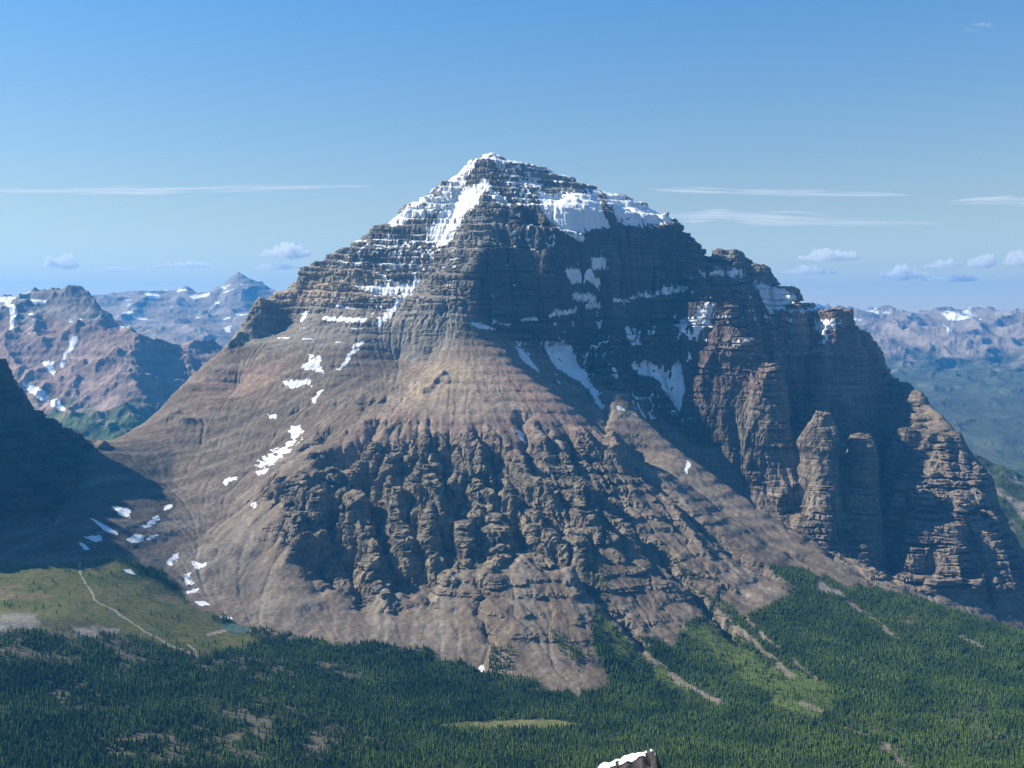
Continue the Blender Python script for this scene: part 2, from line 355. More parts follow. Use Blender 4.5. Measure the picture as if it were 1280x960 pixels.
# gullies that run down the fall line: ribs around the two apexes
def radial(ax, ay, fth, fr, seed, oc=4):
    th = np.arctan2(GX - ax, -(GY - ay)); r = np.hypot(GX - ax, GY - ay)
    wv = fbm(GX / 300, GY / 300, 3, seed) * 0.05 + fbm(GX / 60, GY / 60, 2, seed + 5) * 0.006
    return ridged((th + wv) * fth, r * fr, oc, seed)
ax, ay, _ = at(575, 415, 4050)
def march(px, py):
    D = np.arange(1500, 5150, 4.0); x, y, z = at(px, py, D)
    zt = sample(Z0, (x - X0) / CELL, (D - Y0) / CELL); hit = zt > z; k = int(np.argmax(hit)) if hit.any() else int(np.argmax(np.where(D > 2200, zt - z, -1e9))); return float(x[k]), float(D[k])
def linefield(pix, wd, w_end=None):
    """1 on a world-space polyline laid on the surface, falling to 0 beyond wd metres"""
    P = [march(*q) for q in pix]; m = wd * 3
    xs = [p[0] for p in P]; ys = [p[1] for p in P]
    i0 = max(0, int((min(xs) - m - X0) / CELL)); i1 = min(Z.shape[1], int((max(xs) + m - X0) / CELL) + 1)
    j0 = max(0, int((min(ys) - m - Y0) / CELL)); j1 = min(Z.shape[0], int((max(ys) + m - Y0) / CELL) + 1)
    sl = (slice(j0, j1), slice(i0, i1)); X = GX[sl] + wob[sl]; Y = GY[sl] + wob2[sl]; d = np.full(X.shape, 1e9, np.float32)
    for (a, b), (c, e) in zip(P[:-1], P[1:]):
        ex, ey = c - a, e - b; t = np.clip(((X - a) * ex + (Y - b) * ey) / (ex * ex + ey * ey + 1e-9), 0, 1)
        d = np.minimum(d, np.hypot(X - a - t * ex, Y - b - t * ey))
    return sl, np.exp(-(d / wd) ** 1.5)
Z0 = Z.copy(); wob = fbm(GX / 70, GY / 70, 3, 201) * 16; wob2 = fbm(GX / 70, GY / 70, 3, 207) * 16
def carve(pix, amp, wd):
    global Z
    sl, f = linefield(pix, wd); Z[sl] += amp * f * (1.1 if amp < 0 else 1.15)
for pix, a, wd in [
    # gullies cut in the crags of the front face
    ([(455,590),(470,630),(482,670),(496,720)], -62, 30), ([(545,550),(560,590),(575,640),(562,700)], -58, 30), ([(505,600),(512,650),(525,700)], -40, 20),
    ([(590,580),(650,645),(725,712)], -46, 22), ([(640,590),(665,640),(700,690)], -28, 18), ([(620,560),(625,610),(600,660),(612,700)], -36, 20),
    ([(715,545),(725,590),(750,620),(800,660),(850,715),(930,795)], -46, 26), ([(640,640),(725,710),(775,770),(800,800)], -32, 22), ([(790,575),(830,615),(860,640),(960,715)], -34, 22),
    ([(400,600),(412,650),(440,700)], -40, 20), ([(430,560),(400,590),(375,620)], -34, 18), ([(380,640),(400,690),(425,720)], -28, 16), ([(440,690),(450,730),(455,750)], -30, 14),
    ([(655,520),(655,550),(668,590),(690,620)], -26, 16), ([(590,690),(600,740),(610,800)], -14, 14), ([(535,700),(540,760)], -16, 14), ([(770,630),(800,680),(830,720)], -26, 16),
    ([(690,600),(720,650),(745,690)], -24, 14), ([(475,530),(450,560),(420,580)], -26, 16),
    # ribs and towers between them
    ([(480,610),(495,650),(510,690)], 22, 16), ([(525,560),(535,620),(545,690)], 24, 16), ([(600,600),(590,640),(580,690)], 20, 14), ([(455,600),(440,640),(470,700)], 16, 16),
    ([(725,540),(728,600),(726,690)], 26, 24), ([(775,555),(765,575)], 34, 18), ([(640,600),(680,650),(700,680)], 20, 16), ([(820,610),(850,650),(880,690)], 18, 16), ([(555,470),(530,490)], 14, 16), ([(385,620),(372,650)], 22, 20),
    ([(608,196),(615,190),(622,194)], 7, 26),
    # north face ribs and clefts
    ([(648,285),(675,325),(688,385)], 46, 24), ([(625,300),(630,350),(640,400)], -26, 24), ([(718,300),(725,345),(725,390)], -22, 22), ([(750,295),(768,340),(778,390)], 36, 26), ([(800,295),(800,340),(805,380)], -24, 22),
    ([(832,290),(832,330),(828,370)], 42, 26), ([(865,320),(862,350)], 30, 18), ([(880,320),(884,352)], -26, 16), ([(915,325),(912,350)], 26, 20), ([(598,330),(590,390)], 20, 20), ([(610,320),(612,380)], 18, 14),
    ([(735,480),(760,520)], -30, 24), ([(830,440),(850,500),(870,540)], -30, 24), ([(930,345),(945,400),(960,440)], -40, 30), ([(1060,400),(1040,440)], 24, 30),
    # left skyline cliffs
    ([(378,352),(392,345)], 20, 22), ([(330,388),(318,398)], 34, 26), ([(296,428),(290,436)], 26, 16), ([(320,412),(300,424)], 16, 16), ([(520,395),(545,420)], 16, 30), ([(470,400),(440,408)], 10, 20), ([(215,520),(235,530)], 16, 20), ([(120,556),(128,560)], 16, 16),
    # right towers
    ([(1042,650),(1036,690)], -20, 14), ([(1098,560),(1100,640),(1097,700)], -44, 26), ([(1140,590),(1120,660)], 30, 24), ([(1178,600),(1160,660),(1150,720)], -22, 20), ([(1160,700),(1162,735)], -36, 14),
    ([(1200,620),(1190,680)], 30, 24), ([(1215,690),(1235,740)], -44, 26), ([(1200,545),(1205,590)], 16, 16),
]: carve(pix, a, wd)
rad1 = radial(ax, ay, 6.5, 1 / 420, 11, 6)
bx_, by_, _ = at(625, 190, 4600)
rad2 = radial(bx_, by_, 16.0, 1 / 400, 23, 5)
hard = np.clip(np.maximum.reduce([cragS, crag * 0.55, northf * 0.9, upper * 0.7]), 0, 1)
Z += cragS * (rad1 - 0.75) * 40 + cragS * (radial(ax, ay, 15.0, 1 / 420, 17, 5) - 0.75) * 16 + crag * (1 - cragS) * (rad1 - 0.75) * 9
Z += rocky * (1 - crag) * (rad2 - 0.75) * (1.0 + 7 * northf)
Z += northf * (ridged(GX / 150, GY / 300, 4, 31) - 0.7) * 20
Z += rocky * (fbm(GX / 300, GY / 300, 4, 3, 0.45) * (5 + 8 * hard) + (ridged(GX / 90, GY / 110, 4, 41) - 0.7) * (0.5 + 1 * cragS + 1 * crag + 3 * hard * (1 - cragS)))
Z += (1 - rocky) * fbm(GX / 330, GY / 330, 5, 5) * 9
Z += leftm * (ridged(GX / 190, GY / 190, 4, 371) - 0.8) * 26
# strata: hard beds stand up as cliffs, soft beds lie back as ledges
def terrace(z, P, sharp, ph=0.0):
    t = z / P + ph; k = np.floor(t); f = t - k
    g = np.clip((f - 0.5) * sharp + 0.5, 0, 1); g = g * g * (3 - 2 * g)
    return (k + g - ph) * P
wz = fbm(GX / 500, GY / 500, 3, 51) * 14 + 0.03 * GX
bedA = np.clip(0.5 + 0.9 * fbm(GX / 220, GY / 220, 4, 61), 0, 1)
Zt = terrace(Z + wz, 92, 2.0) - wz
Z = mix(Z, Zt, rocky * np.clip(0.1 + 0.35 * upper + 0.45 * northf + 0.25 * cragS, 0, 0.8) * bedA)
Zt = terrace(Z + wz, 31, 2.4, 0.3) - wz
Z = mix(Z, Zt, rocky * np.clip(0.22 + 0.5 * upper + 0.4 * northf + 0.08 * crag, 0, 0.85) * (1 - 0.5 * bedA))
# talus stays smooth: erosion cuts the channels
lim = (0.03 + 0.05 * hard + 0.3 * cragS).astype(np.float32)
H = (Z / CELL).astype(np.float32)
for it in range(2):
    H = erode(H, 130000, 48, rng, lim=lim)
H = H * 0.75 + blur(H, 1) * 0.25
Z = H * CELL

# ------------------------------------------------------------------ the fine sheet (denser where the photo looks closely)
NC, NR = 1500, 1250
u = np.linspace(-0.50, 0.50, NC)
u = np.r_[np.linspace(-0.80, -0.503, 90), u, np.linspace(0.503, 0.78, 80)]
yy = 1500 * (5050 / 1500.0) ** (np.linspace(0, 1, NR))
U, YB = np.meshgrid(u.astype(np.float32), yy.astype(np.float32))
ZB = sample(Z, (U * YB - X0) / CELL, (YB - Y0) / CELL); _, PB = project(U * YB, YB, ZB)
dn = np.clip(-np.gradient(PB, axis=0), 0.0, 6.0) + 0.12
for _ in range(30): dn[:, 1:-1] = (dn[:, :-2] + 2 * dn[:, 1:-1] + dn[:, 2:]) / 4
cum = np.cumsum(dn, 0); cum = (cum - cum[:1]) / (cum[-1:] - cum[:1]); ts_ = np.linspace(0, 1, NR)
YY = np.stack([np.interp(ts_, cum[:, c], yy) for c in range(len(u))], 1).astype(np.float32)
U = np.broadcast_to(u.astype(np.float32), YY.shape); XX = U * YY
ZZ = sample(Z, (XX - X0) / CELL, (YY - Y0) / CELL)
rk = sample(rocky.astype(np.float32), (XX - X0) / CELL, (YY - Y0) / CELL)
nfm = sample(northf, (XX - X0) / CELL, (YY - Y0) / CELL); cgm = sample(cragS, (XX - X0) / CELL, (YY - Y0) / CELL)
gzx = sample(np.gradient(Z, CELL, axis=1), (XX - X0) / CELL, (YY - Y0) / CELL)
gzy = sample(np.gradient(Z, CELL, axis=0), (XX - X0) / CELL, (YY - Y0) / CELL)
steep = np.hypot(gzx, gzy)
cliff = sstep(1.0, 2.2, steep) * rk
ZZ = ZZ + cliff * (ridged(XX / 34, YY / 50, 3, 71) - 0.7) * (4 + 5 * cgm) + rk * fbm(XX / 22, YY / 22, 3, 77) * 1.2
crm = sample(crag, (XX - X0) / CELL, (YY - Y0) / CELL); upm = sstep(-70, 90, ZZ)
hd = np.clip(np.maximum.reduce([cgm, crm * 0.6, nfm, upm * 0.9]), 0, 1) * rk
ZZ += hd * (ridged(XX / 46, YY / 60, 3, 131) - 0.7) * (3 + 2.5 * cgm)
wz2 = fbm(XX / 120, YY / 120, 4, 141) * 9 + 0.03 * XX
bed2 = np.clip(0.45 + 1.0 * fbm(XX / 90, YY / 90, 3, 151), 0, 1)
ZZ = mix(ZZ, terrace(ZZ + wz2, 23, 2.6) - wz2, hd * (1 - 0.75 * cgm) * bed2 * 0.75 * sstep(0.55, 0.9, steep))
ZZ = mix(ZZ, terrace(ZZ + wz2 * 0.7, 11, 2.2, 0.4) - wz2 * 0.7, hd * (1 - 0.75 * cgm) * (1 - 0.7 * bed2) * 0.5 * sstep(0.8, 1.1, steep))
def normals(X, Y, Zq):
    P = np.stack([X, Y, Zq], -1); a = np.gradient(P, axis=0); b = np.gradient(P, axis=1); n = np.cross(b, a)
    return n / (np.linalg.norm(n, axis=-1, keepdims=True) + 1e-9)
_, th_b = None, np.arctan2(XX - ax, -(YY - ay)); rr_b = np.hypot(XX - ax, YY - ay)
p0x, p0y = project(XX, YY, ZZ)
smo = np.maximum.reduce([pmask(p0x, p0y, p, 4) for p in [[(672,236),(688,244),(732,240),(748,238),(752,262),(765,284),(720,292),(700,288),(676,262)], [(606,222),(612,232),(588,262),(560,292),(543,304),(536,298),(550,270),(572,240)],
    [(680,430),(712,428),(735,470),(758,510),(752,512),(725,478),(690,455)], [(785,455),(810,450),(830,462),(852,450),(858,490),(850,520),(840,505),(825,475),(795,468)], [(752,238),(790,248),(815,258),(838,268),(842,278),(800,284),(775,280),(762,262)],
    [(520,345),(530,352),(478,410),(466,405),(500,368)], [(440,356),(522,352),(522,362),(480,372)], [(365,533),(378,532),(376,545),(352,574),(318,588),(352,560)]]])
# cliffs: fractured, bedded rock pushed in and out of the face
Nn = normals(XX, YY, ZZ); stp = np.sqrt(1 - np.clip(Nn[..., 2], 0, 1) ** 2)
nh = Nn[..., :2].copy(); kk_ = 24
for _ in range(kk_): nh[1:-1, 1:-1] = (nh[:-2, 1:-1] + nh[2:, 1:-1] + nh[1:-1, :-2] + nh[1:-1, 2:]) / 4
nh /= np.linalg.norm(nh, axis=-1, keepdims=True) + 1e-6
cf = sstep(0.58, 0.85, stp) * rk; cf = np.maximum(cf, 0.07 * rk * sstep(0.4, 0.6, stp))
def tri(p): return 1 - np.abs(p) * 2.2
dsp = mix(tri(perlin3(XX / 42, YY / 42, ZZ / 170, 1)), 1.7 * tri(perlin(th_b * 15 + fbm(XX / 90, YY / 90, 2, 411) * 0.3, rr_b / 230, 412)), cgm) * 9.0 * (0.5 + 0.5 * np.maximum(nfm, cgm))
dsp += (1 - np.abs(perlin3(XX / 115, YY / 115, ZZ / 420, 8)) * 2.4) * 32.0 * nfm
dsp += mix(tri(perlin3(XX / 17, YY / 17, ZZ / 70, 2)), tri(perlin(th_b * 36 + fbm(XX / 60, YY / 60, 2, 413) * 0.4, rr_b / 90, 414)), cgm) * (4.5 + 3.0 * cgm)
dsp += (1 - np.abs(perlin3(XX / 8, YY / 8, ZZ / 22, 12)) * 2.2) * 2.6
dsp += np.floor((perlin3(XX / 26, YY / 26, ZZ / 44, 21) + perlin3(XX / 11, YY / 11, ZZ / 19, 22) * 0.6) * 3.5) / 3.5 * 8.0 * np.maximum(cgm, 0.6)
dsp += perlin3(XX / 9, YY / 9, ZZ / 14, 3) * 1.2 + perlin3(XX / 4.5, YY / 4.5, ZZ / 6, 4) * 1.4
zw = ZZ + 0.03 * XX + fbm(XX / 200, YY / 200, 3, 171) * 12
cf *= (1 - 0.85 * smo) * np.clip(0.3 + np.maximum.reduce([cgm, nfm, upm, 0.4 * crm]), 0, 1)
bedn = perlin(zw / 17.0, zw * 0 + 3.3, 5) * 0.6 + perlin(zw / 5.2, zw * 0 + 8.1, 6) * 0.3 + perlin(zw / 52.0, zw * 0 + 1.1, 7) * 1.2
dsp += (sstep(-0.35, 0.35, bedn) * 9.0 - 4.5) * np.clip(0.75 + fbm(XX / 110, YY / 110, 3, 177), 0.15, 1.3) * (1 - 0.8 * cgm) * (1 - 0.4 * nfm)
dsp *= cf
XX = XX + nh[..., 0] * dsp; YY = YY + nh[..., 1] * dsp; ZZ = ZZ + dsp * 0.1
nr, nc = ZZ.shape
Nn = normals(XX, YY, ZZ); slope = np.hypot(Nn[..., 0], Nn[..., 1]) / np.maximum(Nn[..., 2], 0.05)
PX, PY = project(XX, YY, ZZ)
nA = fbm(XX / 60, YY / 60, 4, 81); nB = fbm(XX / 240, YY / 240, 4, 91); nC = fbm(XX / 14, YY / 14, 2, 95)
wx = PX + nA * 5 + nC * 2; wy = PY + nB * 6 + nC * 2

# colours of the bare ground, by bed and by place, plus some painted shade
def c3(r, g, b): return np.array([r, g, b], np.float32)
def paint(C, m, col): return C + (col - C) * m[..., None]
C = np.empty(ZZ.shape + (3,), np.float32); C[:] = c3(0.150, 0.122, 0.100)
zb = ZZ + 0.03 * XX + nB * 14
bands = perlin(zb / 17.0, zb * 0 + 3.3, 5) * 0.6 + perlin(zb / 6.0, zb * 0 + 8.1, 6) * 0.4
C = paint(C, sstep(-60, 60, zb), c3(0.19, 0.18, 0.165))
C = paint(C, sstep(0.9, 1.5, slope) * 0.6 * rk, c3(0.165, 0.155, 0.14))
C = paint(C, pmask(wx, wy, [(520,440),(640,440),(760,545),(850,610),(700,540),(560,560),(420,590),(480,500)], 22) * 0.7, c3(0.27, 0.215, 0.175))
C = paint(C, pmask(wx, wy, [(560,450),(530,470),(430,560),(420,590),(490,530),(560,490),(600,460)], 12) * 0.6, c3(0.33, 0.265, 0.20))
C = paint(C, pmask(wx, wy, [(620,460),(660,465),(740,530),(700,530),(640,490)], 12) * 0.6, c3(0.28, 0.18, 0.15))
C = paint(C, pmask(wx, wy, [(250,470),(360,440),(350,480),(240,520)], 14) * 0.5, c3(0.27, 0.185, 0.15))
C = paint(C, pmask(wx, wy, [(470,500),(560,520),(740,520),(760,560),(640,575),(520,555),(420,570)], 12) * 0.55, c3(0.165, 0.115, 0.105))
C = paint(C, pmask(wx, wy, [(290,385),(560,400),(570,430),(400,440),(290,430)], 14) * 0.6, c3(0.205, 0.20, 0.195))
C = paint(C, pmask(wx, wy, [(300,360),(480,345),(440,375),(340,385)], 6) * 0.8, c3(0.36, 0.29, 0.215))
C = paint(C, pmask(wx, wy, [(380,335),(470,335),(470,362),(385,355)], 5) * 0.6, c3(0.32, 0.265, 0.20))
C = paint(C, cgm * (0.75), c3(0.150, 0.135, 0.110))
C = paint(C, cgm * sstep(0.1, 0.6, nA) * 0.5, c3(0.22, 0.18, 0.13))
C = paint(C, pmask(wx, wy, [(160,650),(230,620),(330,560),(380,560),(330,700),(420,760),(600,790),(600,850),(300,785),(200,720)], 16) * 0.6, c3(0.165, 0.140, 0.122))
C = paint(C, pmask(wx, wy, [(230,690),(330,640),(330,740),(250,740)], 14) * 0.6, c3(0.155, 0.14, 0.13))
C = paint(C, pmask(wx, wy, [(860,360),(1120,380),(1100,460),(1000,500),(860,500)], 18) * 0.75, c3(0.20, 0.15, 0.135))
C = paint(C, pmask(wx, wy, [(1100,480),(1220,560),(1290,760),(1100,740),(960,640),(990,500)], 18) * 0.6, c3(0.185, 0.155, 0.13))
C = paint(C, pmask(wx, wy, [(760,480),(860,560),(1100,720),(1000,700),(900,640),(850,610)], 12) * 0.7, c3(0.19, 0.155, 0.125))
C = paint(C, pmask(wx, wy, [(-200,380),(0,440),(30,500),(110,555),(215,560),(220,640),(150,697),(-200,700)], 6) * (XX < -960) * 0.9, c3(0.07, 0.065, 0.06))  # left basin's shadow deepened by painting the rock darker within its outline
C = paint(C, pmask(wx, wy, [(478,384),(575,384),(572,425),(545,452),(500,450),(470,420)], 6) * sstep(0.5, 0.9, slope) * 0.7, c3(0.21, 0.20, 0.185))
C = paint(C, pmask(wx, wy, [(283,442),(300,402),(320,375),(350,370),(365,392),(345,425),(310,434)], 5) * 0.6, c3(0.17, 0.165, 0.155))
C *= (1 + bands * (0.20 + 0.18 * sstep(0.7, 1.3, slope) + 0.15 * nfm) * rk)[..., None]
rr_ = np.hypot(XX - ax, YY - ay); th_a = np.arctan2(XX - ax, -(YY - ay))
streak = fbm(th_a * 26 + nB * 0.3, rr_ / 420, 4, 181, 0.6)
C *= (1 + (1 - cf) * rk * streak * 0.32)[..., None]; C = paint(C, (1 - cf) * rk * sstep(0.2, 0.7, streak) * 0.45, c3(0.19, 0.175, 0.16))
C *= (1 + 0.18 * nA + 0.14 * nC)[..., None]
# vegetation
veg = (1 - rk)
NOI = nA * 0.5 + nC * 0.3
grass = c3(0.058, 0.085, 0.022); grassy = c3(0.095, 0.098, 0.036); floorc = c3(0.025, 0.042, 0.018)
baseline = [(-400,706),(60,706),(150,700),(205,715),(235,752),(290,780),(400,803),(470,806),(540,814),(600,838),(660,852),(720,868),(760,858),(735,800),(745,760),(790,790),(840,810),(870,770),(905,790),(880,745),(940,770),(990,740),(960,705),(1000,712),(1060,732),(1110,736),(1200,764),(1290,790),(1500,830),(1500,1200),(-400,1200)]
vm = sstep(-5, 5, polydist(PX, PY, baseline) + nA * 6 + nC * 3) * sstep(2.0, 1.2, slope) * (YY < 3400)
fall = sstep(0, 1, nB * 0.5 + 0.5)
C = paint(C, vm, floorc)
# rock and dirt showing through the ground cover
meadow = pmask(wx, wy, [(-400,700),(150,700),(235,752),(290,780),(330,800),(250,825),(170,800),(80,790),(-400,790)], 8) * (YY < 3000)
C = paint(C, meadow * vm, grassy); C = paint(C, meadow * vm * sstep(-0.1, 0.5, nA + nB * 0.5) * 0.8, grass)
C = paint(C, meadow * vm * sstep(0.35, 0.8, nB - nA * 0.3) * 0.7, c3(0.15, 0.12, 0.085))
clear_ = [([(120,930),(230,905),(330,880),(400,900),(470,930),(380,950),(150,955)], 10), ([(250,885),(330,870),(420,890),(330,900)], 6),
          ([(1180,890),(1220,880),(1260,930),(1190,915)], 5), ([(1080,935),(1120,925),(1160,960),(1110,960)], 6), ([(1120,770),(1150,760),(1165,790),(1130,790)],5), ([(230,815),(420,828),(480,850),(330,856),(240,838)],6), ([(0,795),(120,800),(200,820),(160,840),(0,825)],8), ([(60,860),(110,855),(130,880),(80,890)],6), ([(340,900),(420,905),(500,925),(440,940),(350,930)],8), ([(1080,880),(1110,890),(1130,930),(1090,920)],5),
          ([(30,770),(120,775),(230,830),(160,830),(60,800)], 8)]
clear = np.zeros_like(PX)
for p, s in clear_: clear = np.maximum(clear, pmask(wx, wy, p, s))
C = paint(C, clear * vm * 0.8, c3(0.065, 0.072, 0.036)); C = paint(C, clear * vm * sstep(0.0, 0.6, nA) * 0.7, c3(0.13, 0.115, 0.095))
avi = np.maximum.reduce([pmask(wx, wy, p, s) for p, s in [
    ([(745,755),(775,780),(810,825),(770,825),(745,790)], 5), ([(810,820),(850,850),(870,870),(820,850)], 5),
    ([(900,780),(960,830),(1050,870),(1040,890),(960,870),(900,830),(850,780)], 8), ([(960,830),(1040,850),(1020,900),(960,890)], 6)]])
C = paint(C, avi * vm * 0.9, c3(0.075, 0.105, 0.028))
mead = pmask(PX + nC * 3, PY + nC, [(540,906),(600,901),(680,898),(740,906),(680,911),(600,912)], 1.5) * (YY < 2600)
C = paint(C, mead, c3(0.13, 0.135, 0.055))
talus = np.maximum.reduce([pmask(wx, wy, p, s) for p, s in [([(0,770),(45,768),(50,788),(0,790)], 4), ([(90,786),(125,787),(120,797),(95,797)], 3),
    ([(130,786),(150,784),(150,792),(135,793)], 2), ([(1020,728),(1055,738),(1055,746),(1025,740)], 3), ([(860,852),(900,877),(893,880),(862,860)],2)]])
C = paint(C, talus, c3(0.20, 0.19, 0.18))
chutes = [([(700,690),(735,735),(775,785),(815,825),(860,858),(900,880)], 3.0), ([(840,705),(890,760),(940,800),(990,845)], 2.6), ([(930,770),(960,800),(1020,850)], 1.6),
          ([(1060,752),(1100,780),(1125,800)], 1.5), ([(1200,795),(1240,815)], 1.5), ([(640,740),(690,820),(725,868)], 4.0), ([(1000,878),(1030,890)], 1.5), ([(1055,910),(1110,930),(1130,960)], 1.2)]
chm = np.zeros_like(PX)
for l, wd in chutes: chm = np.maximum(chm, linemask(PX + nC * 3 + nA * 4, PY + nC * 2, l, wd, 2.0) * sstep(-0.55, -0.1, nA + nC * 0.5))
C = paint(C, chm * 0.8 * (YY < 3400), c3(0.19, 0.165, 0.14))
trail = linemask(PX + nA * 3, PY + nC * 0.8, [(101,703),(103,722),(113,738),(117,748),(140,762),(165,778),(182,790),(205,802),(240,818)], 0.55, 0.8) * (YY < 3000)
tr2 = np.maximum(linemask(PX, PY, [(235,806),(243,812),(246,822)], 0.5, 0.8), linemask(PX, PY, [(260,793),(285,787),(312,788)], 1.2, 1)) * (YY < 3000)
C = np.clip(C * c3(1.05, 1.0, 0.88) * mix(1.0, 0.5, nfm * sstep(1000, 850, PX))[..., None], 0.01, 0.9)  # north face and left mass darkened: black limestone plus shade painted in

# snow: patches at the places where the photo keeps them, more on flat ledges up high
sl_ = slope.copy()
for _ in range(10): sl_[:, 1:-1] = (sl_[:, :-2] + 2 * sl_[:, 1:-1] + sl_[:, 2:]) / 4
flat = sstep(1.6, 0.7, sl_)
S = np.zeros_like(PX); nS = fbm(th_a * 70, rr_ / 160, 3, 191)
def snowpoly(poly, soft, need, seed, amt=0.0):
    """need = how strongly ledges matter"""
    global S
    q = np.asarray(poly, float); qn = np.roll(q, -1, 0); ar = abs((q[:, 0] * qn[:, 1] - qn[:, 0] * q[:, 1]).sum()) / 2; pe = np.hypot(*(qn - q).T).sum(); wk = float(np.clip(ar / pe / 3.5, 0.18, 1.0))
    soft = min(soft, 0.8 + ar / pe * 0.8)
    m = pmask(PX + (nA * 6 + nC * 3) * wk, PY + (nC * 4 + nA * 3) * wk, poly, soft)
    v = m * (1 + amt) - (1 - flat) * need + (nA * 0.22 + nC * 0.28 + nS * 0.22) * m * min(1.0, 0.35 + 2 * need)
    S = np.maximum(S, v * (m > 0.02))
snowpoly([(610,184),(584,203),(545,236),(478,276),(500,284),(530,272),(560,262),(575,236),(592,212),(600,200),(620,200)], 4, 0.45, 1, 0.15)
snowpoly([(606,222),(612,232),(588,262),(560,292),(543,304),(536,298),(550,270),(572,240)], 3, 0.1, 1, 0.3)
snowpoly([(612,232),(622,240),(636,250),(640,258),(625,256),(614,246)], 3, 0.5, 1, 0.2)
snowpoly([(612,186),(650,200),(700,216),(745,228),(740,236),(690,230),(672,236),(668,262),(640,252),(630,225)], 3, 0.8, 2, 0.15)
snowpoly([(672,236),(688,244),(732,240),(748,238),(752,262),(765,284),(720,292),(700,288),(676,262)], 4, 0.35, 2, 0.25)
snowpoly([(752,238),(790,248),(815,258),(838,268),(842,278),(800,284),(775,280),(762,262)], 3, 0.5, 2, 0.25)
snowpoly([(440,300),(500,278),(560,300),(520,350),(470,345),(420,325)], 12, 0.75, 3, 0.05)
snowpoly([(535,285),(565,290),(560,305),(540,305)], 4, 0.2, 3, 0.3)
for p, need in [([(520,345),(528,350),(475,408),(468,405),(500,370)], .1), ([(440,358),(520,353),(522,358),(480,370),(455,362)], .3), ([(450,425),(454,428),(425,462),(421,462)], .1),
    ([(376,460),(390,446),(403,447),(402,465)], .0), ([(355,478),(390,474),(388,482),(358,484)], .1), ([(398,486),(404,487),(395,505),(390,504)], .0),
    ([(365,533),(378,532),(376,545),(352,572),(335,580),(318,585),(330,572),(352,560),(366,548)], .0), ([(321,590),(338,586),(334,592),(325,595)], 0), ([(276,598),(298,595),(296,600),(278,605)], 0),
    ([(402,396),(460,398),(458,403),(405,401)], .5), ([(378,388),(386,390),(380,403),(375,402)], .1), ([(335,518),(346,518),(345,523),(336,522)], .1),
    ([(680,430),(712,428),(735,470),(758,510),(752,512),(725,478),(690,455)], .5), ([(785,455),(810,450),(830,462),(852,450),(858,490),(850,520),(840,505),(825,475),(795,468)], .5),
    ([(645,430),(660,445),(675,466),(655,452)], .1), ([(705,336),(740,336),(752,356),(745,358),(733,350),(715,357)], .45), ([(716,368),(735,366),(750,372),(740,378),(718,376)], .5), ([(740,320),(755,322),(756,335),(738,336)], .3),
    ([(583,402),(600,404),(618,410),(622,413),(600,411)], .2), ([(612,401),(640,403),(638,407),(614,405)], .3), ([(652,399),(672,397),(672,401),(652,402)], .3), ([(680,393),(700,388),(724,385),(722,390),(700,394),(684,397)], .3), ([(728,380),(752,377),(750,384),(730,386)], .3), ([(768,375),(800,369),(842,362),(842,366),(800,373),(770,379)], .3),
    ([(840,402),(858,398),(878,384),(890,378),(897,384),(890,400),(893,412),(880,410),(872,436),(868,420),(858,425),(848,412)], .55), ([(830,360),(860,355),(862,364),(830,368)], .5), ([(870,340),(925,335),(940,345),(880,348)], .5),
    ([(945,352),(970,358),(1000,372),(985,382),(960,392),(950,372)], .25), ([(985,386),(1022,384),(1020,390),(985,390)], .3), ([(1020,400),(1055,398),(1050,412),(1035,412),(1030,440),(1022,410)], .5),
    ([(915,427),(950,428),(948,431),(915,431)], .2), ([(925,441),(960,440),(960,451),(925,452)], .9),
    ([(858,575),(863,578),(858,592),(855,588)], 0), ([(648,538),(655,542),(658,556),(650,548)], 0), ([(598,830),(603,830),(604,838),(599,838)], 0),
    ([(780,410),(800,412),(806,430),(790,435)], .6), ([(610,290),(640,280),(700,300),(690,330),(650,300)], .9), ([(700,290),(728,292),(735,305),(720,300)], .3)]:
    snowpoly(p, 2.2, need, 4, 0.15)
lowp = {  # distinct lying patches on the lower slopes: each one a thing
 'small dirty white snow patch highest on the lower left scree beside the shaded basin': [(205,632),(215,630),(213,636),(206,638)],
 'broad white snow patch where the scree meets the rim of the shaded basin': [(158,674),(168,668),(182,670),(176,677),(163,678)],
 'narrow white streak of snow just right of the broad patch on the basin rim': [(184,674),(197,667),(198,669),(187,676)],
 'short white snow patch lying alone on grey scree below the trail notch': [(154,711),(165,713),(169,718),(158,716)],
 'slanted arrow shaped snow patch on dark grey scree above the meadow': [(208,704),(216,694),(225,691),(223,697),(212,706)],
 'pointed white snow patch at the upper end of the curving scree gully row': [(240,700),(248,704),(259,702),(250,712),(243,710)],
 'tall thick white snow patch in the middle of the curving scree gully row': [(230,717),(240,715),(237,724),(244,730),(232,731)],
 'rounded flat white snow patch just under the tall thick one on the scree': [(230,738),(248,734),(247,739),(234,742)],
 'thin flat white snow patch near the foot of the scree above the grassy bench': [(243,752),(256,751),(262,756),(250,757)],
 'lowest white snow strip on scree beside the small green tarn': [(276,770),(289,772),(290,775),(278,774)],
 'small white snow speck alone on smooth mid slope scree right of the gully': [(314,630),(323,628),(322,633),(315,634)],
 'pale shaded snow fan in the dark basin, nearest to the sunlit rim': [(175,660),(188,651),(197,644),(200,648),(186,659)],
 'blue shaded triangular snow patch high in the dark basin': [(141,633),(162,635),(160,646),(150,644)],
 'long slanting blue shaded snow streak in the dark basin': [(114,648),(120,650),(146,665),(145,668),(130,663)],
 'wide low blue shaded snow patch on the floor of the dark basin': [(105,671),(125,669),(128,675),(118,677)],
 'small blue shaded snow patch nearest the dark basin floor': [(99,680),(104,679),(111,686),(106,687)],
}
